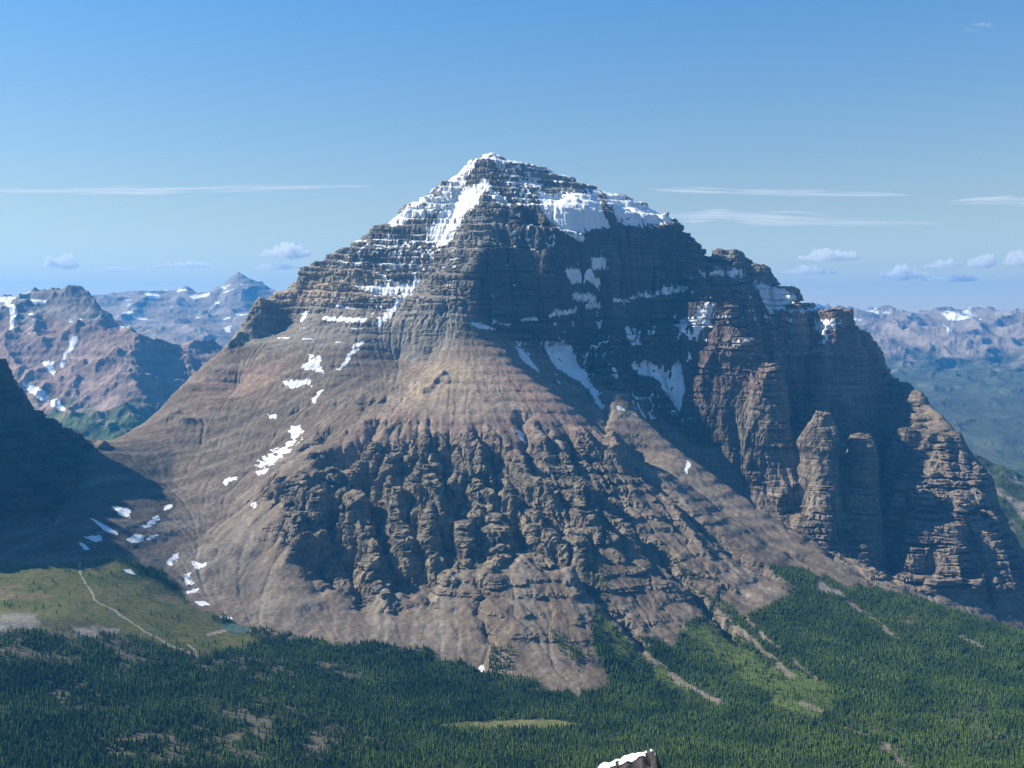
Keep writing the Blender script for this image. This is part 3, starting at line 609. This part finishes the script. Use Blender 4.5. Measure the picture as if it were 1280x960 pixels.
thin = (1 - np.abs(perlin(zw / 30.0, zw * 0 + 4.4, 41)) * 9) * 0.6 + (1 - np.abs(perlin(zw / 13.0, zw * 0 + 6.4, 42)) * 6) * 0.35
brk = fbm(XX / 70, YY / 70, 3, 431)
for p_, s_, t_ in [([(400,335),(480,285),(560,270),(600,300),(560,380),(420,400)], 10, 0.05), ([(610,215),(660,205),(690,230),(670,262),(640,255)], 4, -0.15), ([(640,290),(700,300),(840,290),(862,372),(700,402),(600,408),(610,340)], 6, 0.28),
                   ([(858,300),(930,330),(1062,402),(1040,450),(985,470),(870,440),(850,350)], 6, 0.12), ([(680,230),(745,235),(835,262),(838,280),(700,290)], 5, 0.0), ([(300,395),(480,385),(470,440),(330,440)], 8, 0.35)]:
    S = np.maximum(S, pmask(wx, wy, p_, s_) * np.clip(thin, 0, 1) * (brk > t_) * 0.9)
cou = sstep(0.42, 0.52, fbm(th_a * 48 + nB * 0.15, rr_ / 330, 3, 441))
for p_, s_ in [([(640,425),(700,420),(860,440),(875,520),(850,530),(770,515),(700,480)], 8), ([(690,405),(860,385),(860,440),(700,425)], 6), ([(500,300),(560,300),(520,360),(470,410),(450,380)], 8), ([(640,260),(700,290),(690,310),(640,300)], 5)]:
    S = np.maximum(S, pmask(wx, wy, p_, s_) * cou * (brk > 0.0) * 0.9)
snow_main = S > 0.5

V = np.stack([XX, YY, ZZ], -1).reshape(-1, 3); Fq = gridfaces(nr, nc)
def facemask(m): 
    m = m.ravel(); return (m[Fq].sum(1) >= 2.0)
lab = np.zeros(len(Fq), np.int16)
fs = facemask(snow_main.astype(np.float32)); lab[facemask(vm > 0.5)] = 1; lab[fs] = 2
lab[facemask((np.maximum(trail, tr2) > 0.5).astype(np.float32))] = 3
lake = pmask(PX, PY, [(272,783),(285,779),(300,781),(312,788),(306,793),(285,790)], 1.0) * (YY < 3000)
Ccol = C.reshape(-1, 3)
snowcol = np.empty_like(Ccol); snowcol[:] = (0.74, 0.75, 0.77); snowcol *= (1 - 0.14 * np.clip(nA + 0.5 * nC + 0.1, 0, 1)).reshape(-1, 1)
k = 10
patches = []
for name, poly in lowp.items():
    m = pmask(PX + nC * 2.4 + nA * 1.5, PY + nC * 1.3 + nA, poly, 1.0) * (YY < 3400)
    f = (m > 0.5).ravel()[Fq].sum(1) >= 2
    lab[f] = k; patches.append((k, name)); k += 1
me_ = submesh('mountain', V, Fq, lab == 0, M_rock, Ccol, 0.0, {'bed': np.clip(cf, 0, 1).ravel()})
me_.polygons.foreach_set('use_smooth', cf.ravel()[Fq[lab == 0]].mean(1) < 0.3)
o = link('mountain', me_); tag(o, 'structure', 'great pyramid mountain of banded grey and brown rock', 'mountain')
o = link('ground', submesh('ground', V, Fq, lab == 1, M_veg, Ccol)); tag(o, 'structure', 'forest floor and meadow ground of the valley', 'ground')
o = link('snow', submesh('snow', V, Fq, lab == 2, M_snow, snowcol)); tag(o, 'stuff', 'broken white snow cover on the ledges and upper faces of the great peak', 'snow')
pc = np.empty_like(Ccol); pc[:] = (0.27, 0.235, 0.185)
o = link('path', submesh('path', V, Fq, lab == 3, M_veg, pc)); tag(o, 'structure', 'pale dirt trail winding down the meadow', 'path')
for kk, name in patches:
    if (lab == kk).any():
        o = link('snow_patch', submesh('snow_patch', V, Fq, lab == kk, M_snow, snowcol)); tag(o, 'thing', name, 'snow patch', 'snow patches on the lower scree and in the shaded basin')


o = link('lake', submesh('lake', V, Fq, facemask((lake > 0.5).astype(np.float32)), M_veg, np.full_like(Ccol, 0.0) + c3(0.07, 0.11, 0.09), 1.0)); tag(o, 'structure', 'small still green tarn at the foot of the scree', 'lake')

# ------------------------------------------------------------------ ground under and around everything, out to the horizon
def near_ground(x, y):
    a = np.where(y > 0, -4 - 0.50 * y - 0.02 * np.abs(x), -4 - 0.25 * -y - 0.02 * np.abs(x))
    a = np.maximum(a, -715)
    far_ = np.where(y > 5000, -1130, -715 - sstep(1500, 2300, y) * 415)
    a = np.where(y > 1500, far_, a)
    return a + fbm(x / 400, y / 400, 4, 301) * 14 * sstep(0, 600, np.hypot(x, y))
gx1 = np.r_[-26500, np.arange(-25000, -3000, 1000), np.arange(-3000, 3001, 50), np.arange(4000, 25001, 1000), 26500].astype(np.float32)
gy1 = np.r_[-3500, np.arange(-3000, 0, 150), np.arange(0, 300, 20), np.arange(300, 1600, 50), np.arange(1600, 6000, 200), np.arange(6000, 33001, 900)].astype(np.float32)
A, B = np.meshgrid(gx1, gy1); G = near_ground(A, B)
Vg = np.stack([A, B, G], -1).reshape(-1, 3); Fg = gridfaces(*A.shape)
cg = np.empty_like(Vg); cg[:] = (0.04, 0.06, 0.028); cg[(Vg[:, 1] < 1200) & (np.abs(Vg[:, 0]) < 3000)] = (0.16, 0.14, 0.115)
o = link('terrain', new_mesh('terrain', Vg, Fg, M_veg, True, cg)); tag(o, 'structure', 'wooded valley floors reaching the horizon', 'terrain')

# ------------------------------------------------------------------ mountains behind
def far_mountain(name, label, lines, pts, u0, u1, y0, y1, ncol, nrow, amp, wl, zbot, colf, step, backd=None, terr=0.2, seed=400):
    r = RBF(lines, pts, step, 0.1)
    if backd:
        ex = []
        for q in lines[0]:
            x, y, z = at(*q); ex += [np.array((x * (1 + backd / y), y + backd, z - backd * 0.6)), np.array((x * (1 + 2.2 * backd / y), y + 2.2 * backd, zbot))]
        r.set(list(r.P) + ex, 0.1)
    uu = np.linspace(u0, u1, ncol).astype(np.float32); yy_ = (y0 * (y1 / y0) ** np.linspace(0, 1, nrow)).astype(np.float32)
    U_, Y_ = np.meshgrid(uu, yy_); X_ = U_ * Y_
    Zf = r(X_, Y_)
    amp_ = amp * (0.3 + 0.7 * sstep(zbot + 250, zbot + 800, Zf)) if zbot < -1100 else amp
    Zf += (ridged(X_ / wl, Y_ / wl, 6, seed) - 0.75) * amp_ + fbm(X_ / wl * 3, Y_ / wl * 3, 4, seed + 30) * amp_ * 0.3
    wz_ = fbm(X_ / wl, Y_ / wl, 3, seed + 50) * amp * 0.4
    Zf = mix(Zf, terrace(Zf + wz_, amp * 1.3, 2.2) - wz_, (terr or 0.2) * (Zf > zbot + amp))
    px, py = project(X_, Y_, Zf)
    sl = np.hypot(np.gradient(Zf, axis=1) / np.gradient(X_, axis=1), np.gradient(Zf, axis=0) / np.gradient(Y_, axis=0))
    n1 = fbm(X_ / wl * 2, Y_ / wl * 2, 5, seed + 70); c = colf(X_, Y_, Zf, px, py, sl, n1)
    Vf = np.stack([X_, Y_, Zf], -1).reshape(-1, 3)
    o = link(name, new_mesh(name, Vf, gridfaces(nrow, ncol), M_far, True, c.reshape(-1, 3))); tag(o, 'structure', label, 'mountain')
    return o
def c_left(X, Y, Z, px, py, sl, n):
    c = np.empty(Z.shape + (3,), np.float32); c[:] = c3(0.26, 0.185, 0.15)
    c = paint(c, sstep(-60, 40, Z + n * 60), c3(0.20, 0.18, 0.16)); c = paint(c, sstep(-480, -620, Z + n * 90), c3(0.07, 0.10, 0.04))
    c *= (1 + 0.3 * n + 0.25 * perlin(Z / 40, Z * 0 + 2.2, 9))[..., None]
    s = np.zeros_like(Z)
    for p in [[(8,378),(18,378),(16,412),(9,412)], [(38,374),(56,374),(50,380),(40,380)], [(53,452),(66,450),(66,470),(58,462)], [(65,500),(74,499),(81,513),(70,512)], [(95,420),(100,424),(76,460),(72,456)], [(-5,372),(20,368),(22,374),(0,380)], [(30,480),(50,485),(60,500),(45,498)]]:
        s = np.maximum(s, pmask(px + n * 6, py + n * 3, p, 1.5))
    s = np.maximum(s, (sl < 0.5) * (Z > -100) * (n > 0.5))
    return paint(c, sstep(0.35, 0.6, s), c3(0.8, 0.81, 0.83))
far_mountain('mountain', 'brown and grey peak with a dark rounded top beyond the pass, left of the great peak',
    [[(-120,372,7900),(-60,385,7900),(0,374,7900),(40,367,7950),(65,362,8000),(90,357,8000),(110,368,7950),(130,388,7850),(150,405,7750),(175,418,7600),(192,430,7500)],
     [(192,430,7500),(203,440,7500),(225,430,7700),(245,426,7800),(272,428,7900),(300,440,7950)], [(110,368,7950),(135,420,7450),(165,480,6950),(195,550,6450)],
     [(55,380,7850),(62,430,7450),(75,500,6950)], [(30,372,7900),(20,420,7500),(10,480,7100)], [(190,435,7450),(205,490,7200),(215,545,6700)], [(-120,540,6500),(0,548,6350),(60,556,6250),(130,566,6150),(240,575,6250)]],
    [(100,440,7380),(110,500,6880),(60,540,6400),(140,540,6450),(240,480,7400),(240,540,6900),(-60,460,7200)],
    -0.62, -0.23, 5900, 9400, 640, 460, 38, 330, -900, c_left, 180, 500, None, 400)
def c_far(X, Y, Z, px, py, sl, n):
    c = np.empty(Z.shape + (3,), np.float32); c[:] = c3(0.25, 0.205, 0.165)
    c = paint(c, sstep(-100, 200, Z + n * 150), c3(0.23, 0.205, 0.18)); c = paint(c, sstep(-380, -560, Z + n * 160), c3(0.075, 0.088, 0.060))
    c *= (1 + 0.3 * n + 0.2 * perlin(Z / 70, Z * 0 + 2.2, 9))[..., None]
    s = (sl < 0.62) * (Z > 0) * sstep(0.45, 0.6, n)
    for p in [[(180,366),(196,366),(200,372),(188,374)], [(235,370),(262,366),(262,369),(240,373)], [(280,410),(292,408),(288,415),(280,414)], [(1178,392),(1205,392),(1212,398),(1185,400)], [(1212,389),(1220,395),(1210,396)], [(1182,407),(1190,413),(1186,416)]]:
        s = np.maximum(s, pmask(px + n * 4, py + n * 2, p, 1.2))
    return paint(c, sstep(0.35, 0.6, s), c3(0.8, 0.81, 0.83))
far_mountain('mountain', 'hazy blue jagged peak far behind the left pass',
    [[(60,392,16000),(120,382,15800),(150,374,15700),(185,366,15700),(205,369,15600),(232,362,15500),(250,366,15500),(275,362,15400),(283,347,15400),(298,339,15400),(312,348,15400),(330,358,15500),(348,366,15600),(372,388,15600),(430,400,15700)],
     [(232,362,15500),(220,400,14000),(200,430,12800)], [(298,339,15400),(285,390,14300),(250,430,12800)], [(335,360,15400),(340,400,14000),(345,440,12800)], [(60,450,12000),(200,455,11800),(330,450,11900),(430,450,12000)]],
    [(260,395,14600),(320,395,14600),(150,405,13800),(300,430,13200)], -0.46, -0.13, 11300, 18500, 520, 300, 62, 900, -1130, c_far, 400, 900, None, 450)
far_mountain('mountain', 'pale hazy plateau range with small snowfields at the far right',
    [[(960,400,17000),(1040,392,17000),(1062,383,17000),(1080,390,16900),(1100,387,16800),(1135,385,16600),(1165,388,16600),(1180,397,17300),(1200,391,17800),(1214,396,17800),(1234,389,17600),(1250,398,17200),(1266,392,17000),(1290,387,16800),(1350,390,16800),(1500,395,16800)],
     [(1160,388,16600),(1190,410,15600),(1215,430,14500)], [(1160,432,14200),(1130,440,14000),(1105,470,12500)], [(1160,432,14200),(1200,440,14000),(1250,450,13800),(1300,455,13600)], [(1060,430,14500),(1140,418,15000),(1215,430,14500),(1290,425,14800)],
     [(1040,520,10000),(1150,530,9700),(1280,560,9100),(1400,565,9000)], [(1100,490,11200),(1200,490,11200),(1320,490,11200)], [(1000,622,7200),(1200,622,7200),(1450,622,7200)]],
    [(1120,405,15800),(1250,415,15500),(1240,475,12000)], 0.22, 0.60, 7000, 19500, 640, 500, 85, 800, -1160, c_far, 400, 1000, None, 480)
def c_spur(X, Y, Z, px, py, sl, n):
    c = np.empty(Z.shape + (3,), np.float32); c[:] = c3(0.055, 0.08, 0.035)
    c = paint(c, sstep(0.15, 0.5, n), c3(0.22, 0.19, 0.155)); return c * (1 + 0.3 * n)[..., None]
far_mountain('hill', 'low green and grey spur at the right edge behind the great peak',
    [[(1180,560,5700),(1222,567,5650),(1250,580,5550),(1285,600,5500),(1380,625,5450),(1500,640,5400)], [(1200,640,5150),(1280,680,5000),(1400,700,4950)], [(1200,720,4800),(1300,760,4650),(1400,760,4650)]],
    [], 0.36, 0.60, 4500, 7000, 260, 240, 36, 260, -1130, c_spur, 150, 500, None, 500)
rp = np.random.default_rng(3)
xs_ = np.arange(-300, 1600, 60)
far_mountain('mountain', 'faint serrated range on the far horizon', [[(float(x), 389 + float(rp.random() - .5) * 9, 27000) for x in xs_], [(float(x), 440.0, 24000) for x in xs_[::3]]],
    [], -0.62, 0.62, 23000, 31000, 900, 90, 160, 1500, -1200, c_far, 900, 1600, None, 520)

# ------------------------------------------------------------------ trees
def conifer(seed, tiers=4, sides=6):
    r = np.random.default_rng(seed); P = []; T = []
    for k in range(tiers):
        z0 = 0.10 + 0.80 * k / tiers; z1 = min(1.0, z0 + 0.42 - 0.02 * k); rad = 0.155 * (1 - 0.84 * k / tiers) * (0.85 + 0.3 * r.random())
        b = len(P); P.append((0.0, 0.0, z1)); a0 = r.random() * 6.28
        for s in range(sides):
            a = a0 + s * 6.2832 / sides + (r.random() - .5) * 0.5; q = rad * (0.65 + 0.6 * r.random())
            P.append((q * math.cos(a), q * math.sin(a), z0 + (r.random() - .5) * 0.08))
        T += [(b, b + 1 + s, b + 1 + (s + 1) % sides) for s in range(sides)]
    return np.array(P, np.float32), np.array(T, np.int32)
ok = (vm > 0.5) & (YY < 3450)
dens = np.where(ok, 1.0, 0.0)
dens *= (1 - 0.985 * np.clip(meadow * 1.2, 0, 1)) * (1 - 0.9 * clear * sstep(-0.3, 0.4, nA)) * (1 - 0.88 * avi) * (1 - mead) * (1 - talus) * (1 - chm) * (1 - np.clip(trail + tr2, 0, 1)) * (1 - lake)
dens *= 0.3 + 0.7 * sstep(-0.55, -0.1, nA * 0.6 + nB * 0.6 + 0.1)
strips = np.maximum.reduce([pmask(wx, wy, p, s) for p, s in [([(685,785),(700,795),(735,815),(725,835),(700,820)], 5), ([(612,805),(640,810),(640,840),(615,835)], 4), ([(740,690),(760,730),(750,760),(735,720)], 3), ([(830,690),(870,720),(900,780),(870,760)], 4)]])
dens = np.maximum(dens, strips * 0.6 * (YY < 3400))
NT = 230000
tr_ = np.random.default_rng(11)
ty = np.sqrt(tr_.random(NT) * (3400.0 ** 2 - 1500.0 ** 2) + 1500.0 ** 2); tu = (tr_.random(NT) - 0.5) * 1.10
fi = np.interp(tu, u, np.arange(len(u))); fj = np.zeros(NT); ci = np.round(fi).astype(int); so = np.argsort(ci, kind='stable'); bnd = np.searchsorted(ci[so], np.arange(len(u) + 1))
for c in range(len(u)):
    ii = so[bnd[c]:bnd[c + 1]]
    if len(ii): fj[ii] = np.interp(ty[ii], YY[:, c], np.arange(NR))
keep = tr_.random(NT) < sample(dens.astype(np.float32), fi, fj)
ty, tu, fi, fj = ty[keep], tu[keep], fi[keep], fj[keep]; tx = tu * ty; tz = sample(ZZ.astype(np.float32), fi, fj)
tpx, tpy = project(tx, ty, tz); vis = (tpy < 985) & (tpx > -120) & (tpx < 1400)
tx, ty, tz, tpx, tpy = [q[vis] for q in (tx, ty, tz, tpx, tpy)]
nt_ = len(tx); th_ = (5 + 11 * tr_.random(nt_) ** 1.2) * np.where(tpy < 800, 0.85, 1.0) * np.clip(1 - (tpx > 900) * 0.0, 0, 1)
tc_ = fbm(tx / 110, ty / 110, 4, 601) * 1.5 + (tr_.random(nt_) - 0.5) * 0.9 + 0.5 * sstep(880, 930, tpy) * (tpx > 450) + 0.25 * (tpx > 850) - 0.6 * pmask(tpx, tpy, [(500,845),(720,868),(760,895),(700,890),(520,890)], 8)
def treecol(t):
    t = np.clip(t * 0.42 + 0.45, 0, 1)[:, None]; return mix(np.array([[0.022, 0.048, 0.013]]), np.array([[0.080, 0.125, 0.025]]), t)
order = np.argsort(ty + (tpy > 958) * 9000 + (tpx < 5) * 9000 + (tpx > 1275) * 9000); big = order[:300]; rest = order[300:]
protos = [conifer(s) for s in range(5)]
VV, TT, CC = [], [], []; off = 0
for pi, (P, T) in enumerate(protos):
    ids = rest[pi::5]; n = len(ids); a = tr_.random(n) * 6.28; ca, sa = np.cos(a)[:, None], np.sin(a)[:, None]
    hh = th_[ids][:, None]; wd_ = hh * (0.9 + 0.5 * tr_.random((n, 1)))
    X_ = (P[None, :, 0] * ca - P[None, :, 1] * sa) * wd_ + tx[ids][:, None]; Y_ = (P[None, :, 0] * sa + P[None, :, 1] * ca) * wd_ + ty[ids][:, None]
    Z_ = P[None, :, 2] * hh + tz[ids][:, None] - 0.5
    VV.append(np.stack([X_, Y_, Z_], -1).reshape(-1, 3)); TT.append((T[None] + (np.arange(n) * len(P))[:, None, None] + off).reshape(-1, 3))
    CC.append(np.repeat(treecol(tc_[ids]), len(P), 0)); off += n * len(P)
print('TREES', nt_, off)
o = link('forest', new_mesh('forest', np.concatenate(VV), np.concatenate(TT), M_tree, False, np.concatenate(CC))); tag(o, 'stuff', 'dense dark green conifer forest covering the valley floor and lower slopes', 'forest')
crowns = []
for s in range(6):
    P, T = conifer(50 + s, 7, 9)
    col = np.repeat(treecol(np.array([(s - 2.5) * 0.4])), len(P), 0); crowns.append(new_mesh('crown', P, T, M_tree, False, col))
kk = 6; ang = np.arange(kk) * 2 * np.pi / kk
tp = np.r_[np.c_[0.014 * np.cos(ang), 0.014 * np.sin(ang), np.full(kk, -0.04)], np.c_[0.004 * np.cos(ang), 0.004 * np.sin(ang), np.full(kk, 0.8)]]
tf = np.array([(i, (i + 1) % kk, kk + (i + 1) % kk, kk + i) for i in range(kk)])
trunk = new_mesh('trunk', tp, tf, M_bark, True, np.full((2 * kk, 3), 0.0) + c3(0.11, 0.085, 0.065))
for n_, i in enumerate(big):
    e = bpy.data.objects.new('conifer_tree', None); sc.collection.objects.link(e)
    e.location = (float(tx[i]), float(ty[i]), float(tz[i])); e.rotation_euler = (0, 0, random.random() * 6.28); h = float(th_[i]); wq = h * (0.9 + 0.4 * random.random()); e.scale = (wq, wq, h)
    tag(e, 'thing', 'one of the slim dark green conifers along the very bottom edge of the forest', 'conifer', 'conifers standing nearest along the bottom edge')
    link('crown', crowns[n_ % 6], e); link('trunk', trunk, e)

# ------------------------------------------------------------------ rock outcrop with a snow rim just below the viewpoint
def outcrop():
    y0 = 96.0
    prof = [(735,975),(748,958),(765,952),(778,947),(790,943),(803,940),(815,937),(822,942),(826,955),(834,972),(850,990)]
    tops = np.array([at(px, py, y0) for px, py in prof])
    xs = np.linspace(tops[0, 0] - 4, tops[-1, 0] + 4, 110); ys = np.linspace(y0 - 16, y0 + 16, 90)
    X_, Y_ = np.meshgrid(xs, ys); ridge = np.interp(X_, tops[:, 0], tops[:, 2], left=tops[0, 2] - 6, right=tops[-1, 2] - 8)
    base_ = near_ground(X_, Y_) - 1.5
    d = np.abs(Y_ - y0 - 0.6 * fbm(X_ / 2.5, Y_ / 60, 2, 702)); z = ridge - 0.9 * d - 0.03 * d * d
    det = (ridged(X_ / 3.2, Y_ / 3.2, 4, 700) - 0.8) * 1.1 * np.clip(d / 1.5, 0, 1) + fbm(X_ / 0.9, Y_ / 0.9, 3, 703) * 0.12
    z = z + det; z = mix(z, terrace(z, 1.1, 2.5), 0.6 * np.clip(d / 1.0, 0, 1))
    e = np.minimum.reduce([X_ - xs[0], xs[-1] - X_, Y_ - ys[0], ys[-1] - Y_]); z = np.where(e < 3, mix(base_, z, np.clip(e / 3, 0, 1)), z); z = np.maximum(z, base_)
    Vo = np.stack([X_, Y_, z], -1).reshape(-1, 3); Fo = gridfaces(*X_.shape); co = np.empty_like(Vo); co[:] = (0.085, 0.08, 0.08)
    co *= (1 + 0.35 * fbm(X_ / 2, Y_ / 2, 4, 705)).reshape(-1, 1)
    o = link('rock_outcrop', new_mesh('rock_outcrop', Vo, Fo, M_out, True, co)); tag(o, 'thing', 'dark rock spur with a rim of white snow poking up at the bottom edge', 'rock')
    sm = ((d < 0.6 + 0.5 * fbm(X_ / 1.4, Y_ / 1.4, 3, 706)) & (X_ < tops[7, 0] - 0.1) & (X_ > tops[0, 0] - 2)).astype(float)
    fsel = sm.ravel()[Fo].sum(1) >= 3; f = Fo[fsel]; ids, inv = np.unique(f, return_inverse=True); v = Vo[ids].copy(); bl = blur(sm, 3).ravel()[ids]; v[:, 2] += 0.18 * bl
    vb = Vo[ids].copy(); vb[:, 2] -= 0.05
    sn = link('snow', new_mesh('snow', v, inv.reshape(f.shape), M_snow, True, np.full((len(ids), 3), 0.82)), o)
M_out = mat_attr('outcrop_rock', bump=0.25, bscale=1.2, var=0.3, vscale=1.0)
outcrop()

# ------------------------------------------------------------------ clouds, all beyond and above the haze
def cloud_mat(name, dens, an, nsx=0.0, nsy=1.0):
    m = bpy.data.materials.new(name); m.use_nodes = True; t = m.node_tree; n = t.nodes; l = t.links; n.clear()
    out = n.new('ShaderNodeOutputMaterial'); vs = n.new('ShaderNodeVolumeScatter'); vs.inputs['Color'].default_value = (1, 1, 1, 1)
    vs.inputs['Density'].default_value = dens; vs.inputs['Anisotropy'].default_value = an; l.new(vs.outputs[0], out.inputs['Volume'])
    if nsx:
        g = n.new('ShaderNodeNewGeometry'); mp = n.new('ShaderNodeMapping'); mp.inputs['Scale'].default_value = (1 / nsx, 1 / nsy, 1 / nsy); l.new(g.outputs['Position'], mp.inputs[0])
        no = n.new('ShaderNodeTexNoise'); no.inputs['Detail'].default_value = 4; no.inputs['Scale'].default_value = 1; l.new(mp.outputs[0], no.inputs['Vector'])
        mr = n.new('ShaderNodeMapRange'); mr.inputs['From Min'].default_value = 0.35; mr.inputs['From Max'].default_value = 0.7; mr.inputs['To Max'].default_value = dens * 2.5; l.new(no.outputs['Fac'], mr.inputs['Value'])
        l.new(mr.outputs[0], vs.inputs['Density'])
    return m
M_cu = cloud_mat('cumulus', 2.6e-3, 0.0); M_ci = cloud_mat('cirrus', 0.7e-3, 0.0, 7000, 1500)
def cumulus(px, py, w, h, label, seed):
    D = 62000.0; r = np.random.default_rng(seed); n = int(5 + w / 9); VV, FF = [], []; off = 0
    for k in range(n):
        t = (k + .5) / n * 2 - 1 + (r.random() - .5) * 0.2; q = (1 - t * t) * (0.5 + 0.7 * r.random()) + 0.25
        cx_, _, cz_ = at(px + t * w / 2, py, D); rr = D / F * h * 0.85 * q; rx = max(rr, D / F * w / n * (1.1 + 0.6 * r.random()))
        th = np.linspace(0, 2 * np.pi, 33)[:-1]; ph = np.linspace(-np.pi / 2, np.pi / 2, 17); TH, PH = np.meshgrid(th, ph)
        X_ = np.cos(PH) * np.cos(TH); Y_ = np.cos(PH) * np.sin(TH); Z_ = np.sin(PH)
        nn = 1 + 0.6 * fbm(X_ * 2 + k * 7, Z_ * 2 + Y_ + seed, 4, 801)
        Vc = np.stack([cx_ + X_ * rx * nn, D + Y_ * rx * nn + (r.random() - .5) * 900, cz_ + np.where(Z_ < 0, Z_ * 0.35, Z_) * rr * nn], -1).reshape(-1, 3)
        i = np.arange(17 * 32).reshape(17, 32); f = np.stack([i[:-1], np.roll(i[:-1], -1, 1), np.roll(i[1:], -1, 1), i[1:]], -1).reshape(-1, 4)
        VV.append(Vc); FF.append(f + off); off += len(Vc)
    v = np.concatenate(VV); o = link('cloud', new_mesh('cloud', v, np.concatenate(FF), M_cu, True, None, {'fade': np.full(len(v), 1.0)})); tag(o, 'thing', label, 'cloud', 'small clouds low above the horizon')
for k, (a, lb) in enumerate([((78,332,38,11), 'small white cumulus above the far left brown peak'), ((357,319,60,12), 'puffy white cloud just left of the great peak, highest on that side'), ((345,335,46,6), 'thin flat cloud directly under the puffy one beside the left shoulder'),
    ((232,333,66,6), 'long low cloud over the hazy jagged peak'), ((150,338,50,5), 'faint flat cloud between the brown peak and the hazy jagged peak'), ((1040,323,66,12), 'elongated white cloud right of the great peak, nearest its shoulder'), ((1015,341,60,8), 'flat faint cloud beneath the elongated one right of the peak'),
    ((1130,346,52,12), 'small pale cloud above the far right plateau range'), ((1180,333,40,8), 'small pale tuft up and right of the plateau cloud'), ((1226,331,30,10), 'small round cloud near the right edge'), ((1274,328,26,12), 'cloud cut by the right edge of the sky'), ((1190,350,70,6), 'lowest thin cloud strip over the far right range')]):
    cumulus(*a, lb, 30 + k)
def cirrus(pts, depth, label, seed):
    D = 90000.0; n = 120; m = 24; ts = np.linspace(0, 1, n); xs = np.interp(ts * (len(pts) - 1), range(len(pts)), [p[0] for p in pts]); ys_ = np.interp(ts * (len(pts) - 1), range(len(pts)), [p[1] for p in pts])
    wv_ = np.sin(np.pi * ts) ** 0.5 * (0.7 + 0.3 * perlin(ts * 6, ts * 0, seed)); V_ = []; fd = []
    cen = np.array([at(a, b, D) for a, b in zip(xs, ys_)])
    for side in (1, -1):
        for j in range(m):
            s = j / (m - 1) * 2 - 1; V_.append(np.stack([cen[:, 0], cen[:, 1] + s * depth * wv_, cen[:, 2] + side * 60 * wv_ * (1 - s * s)], -1)); fd.append((1 - s * s) * np.clip(wv_, 0, 1) * np.sin(np.pi * ts) ** 0.4)
    V_ = np.array(V_); fd = np.array(fd); fa = gridfaces(m, n); v = V_.reshape(-1, 3)
    o = link('cloud', new_mesh('cloud', v, np.r_[fa, fa[:, ::-1] + m * n], M_ci, True, None, {'fade': fd.ravel()})); tag(o, 'thing', label, 'cloud', 'thin high streak clouds')
cirrus([(-60,238),(100,239),(250,237),(470,232)], 4200, 'long thin pale streak cloud across the left sky', 1)
cirrus([(820,270),(900,270),(1030,277),(1180,280)], 9500, 'brightest broad white streak cloud right of the summit', 2)
cirrus([(800,236),(940,240),(1140,244)], 3600, 'faint thin streak above the broad one on the right', 3)
cirrus([(1180,252),(1240,250),(1320,255)], 5000, 'pale streak cloud at the right edge of the sky', 4)
cirrus([(1205,34),(1222,34),(1240,35)], 2200, 'tiny lone wisp high in the top right corner', 5)
# ------------------------------------------------------------------ haze
hz = bpy.data.materials.new('haze_air'); hz.use_nodes = True; t = hz.node_tree; t.nodes.clear()
oo = t.nodes.new('ShaderNodeOutputMaterial'); pv = t.nodes.new('ShaderNodeVolumePrincipled')
pv.inputs['Color'].default_value = (0.07, 0.41, 0.95, 1); pv.inputs['Density'].default_value = 3.6e-5; pv.inputs['Anisotropy'].default_value = 0.2
t.links.new(pv.outputs[0], oo.inputs['Volume'])
hx0, hx1, hy0, hy1, hz0, hz1 = -27000, 27000, -4000, 34000, -1600, 1150
hv = np.array([(x, y, z) for z in (hz0, hz1) for y in (hy0, hy1) for x in (hx0, hx1)], np.float32)
hf = np.array([(0,2,3,1),(4,5,7,6),(0,1,5,4),(2,6,7,3),(0,4,6,2),(1,3,7,5)], np.int32)
o = link('haze', new_mesh('haze', hv, hf, hz, False)); tag(o, 'stuff', 'thin blue summer haze between the peaks', 'haze')
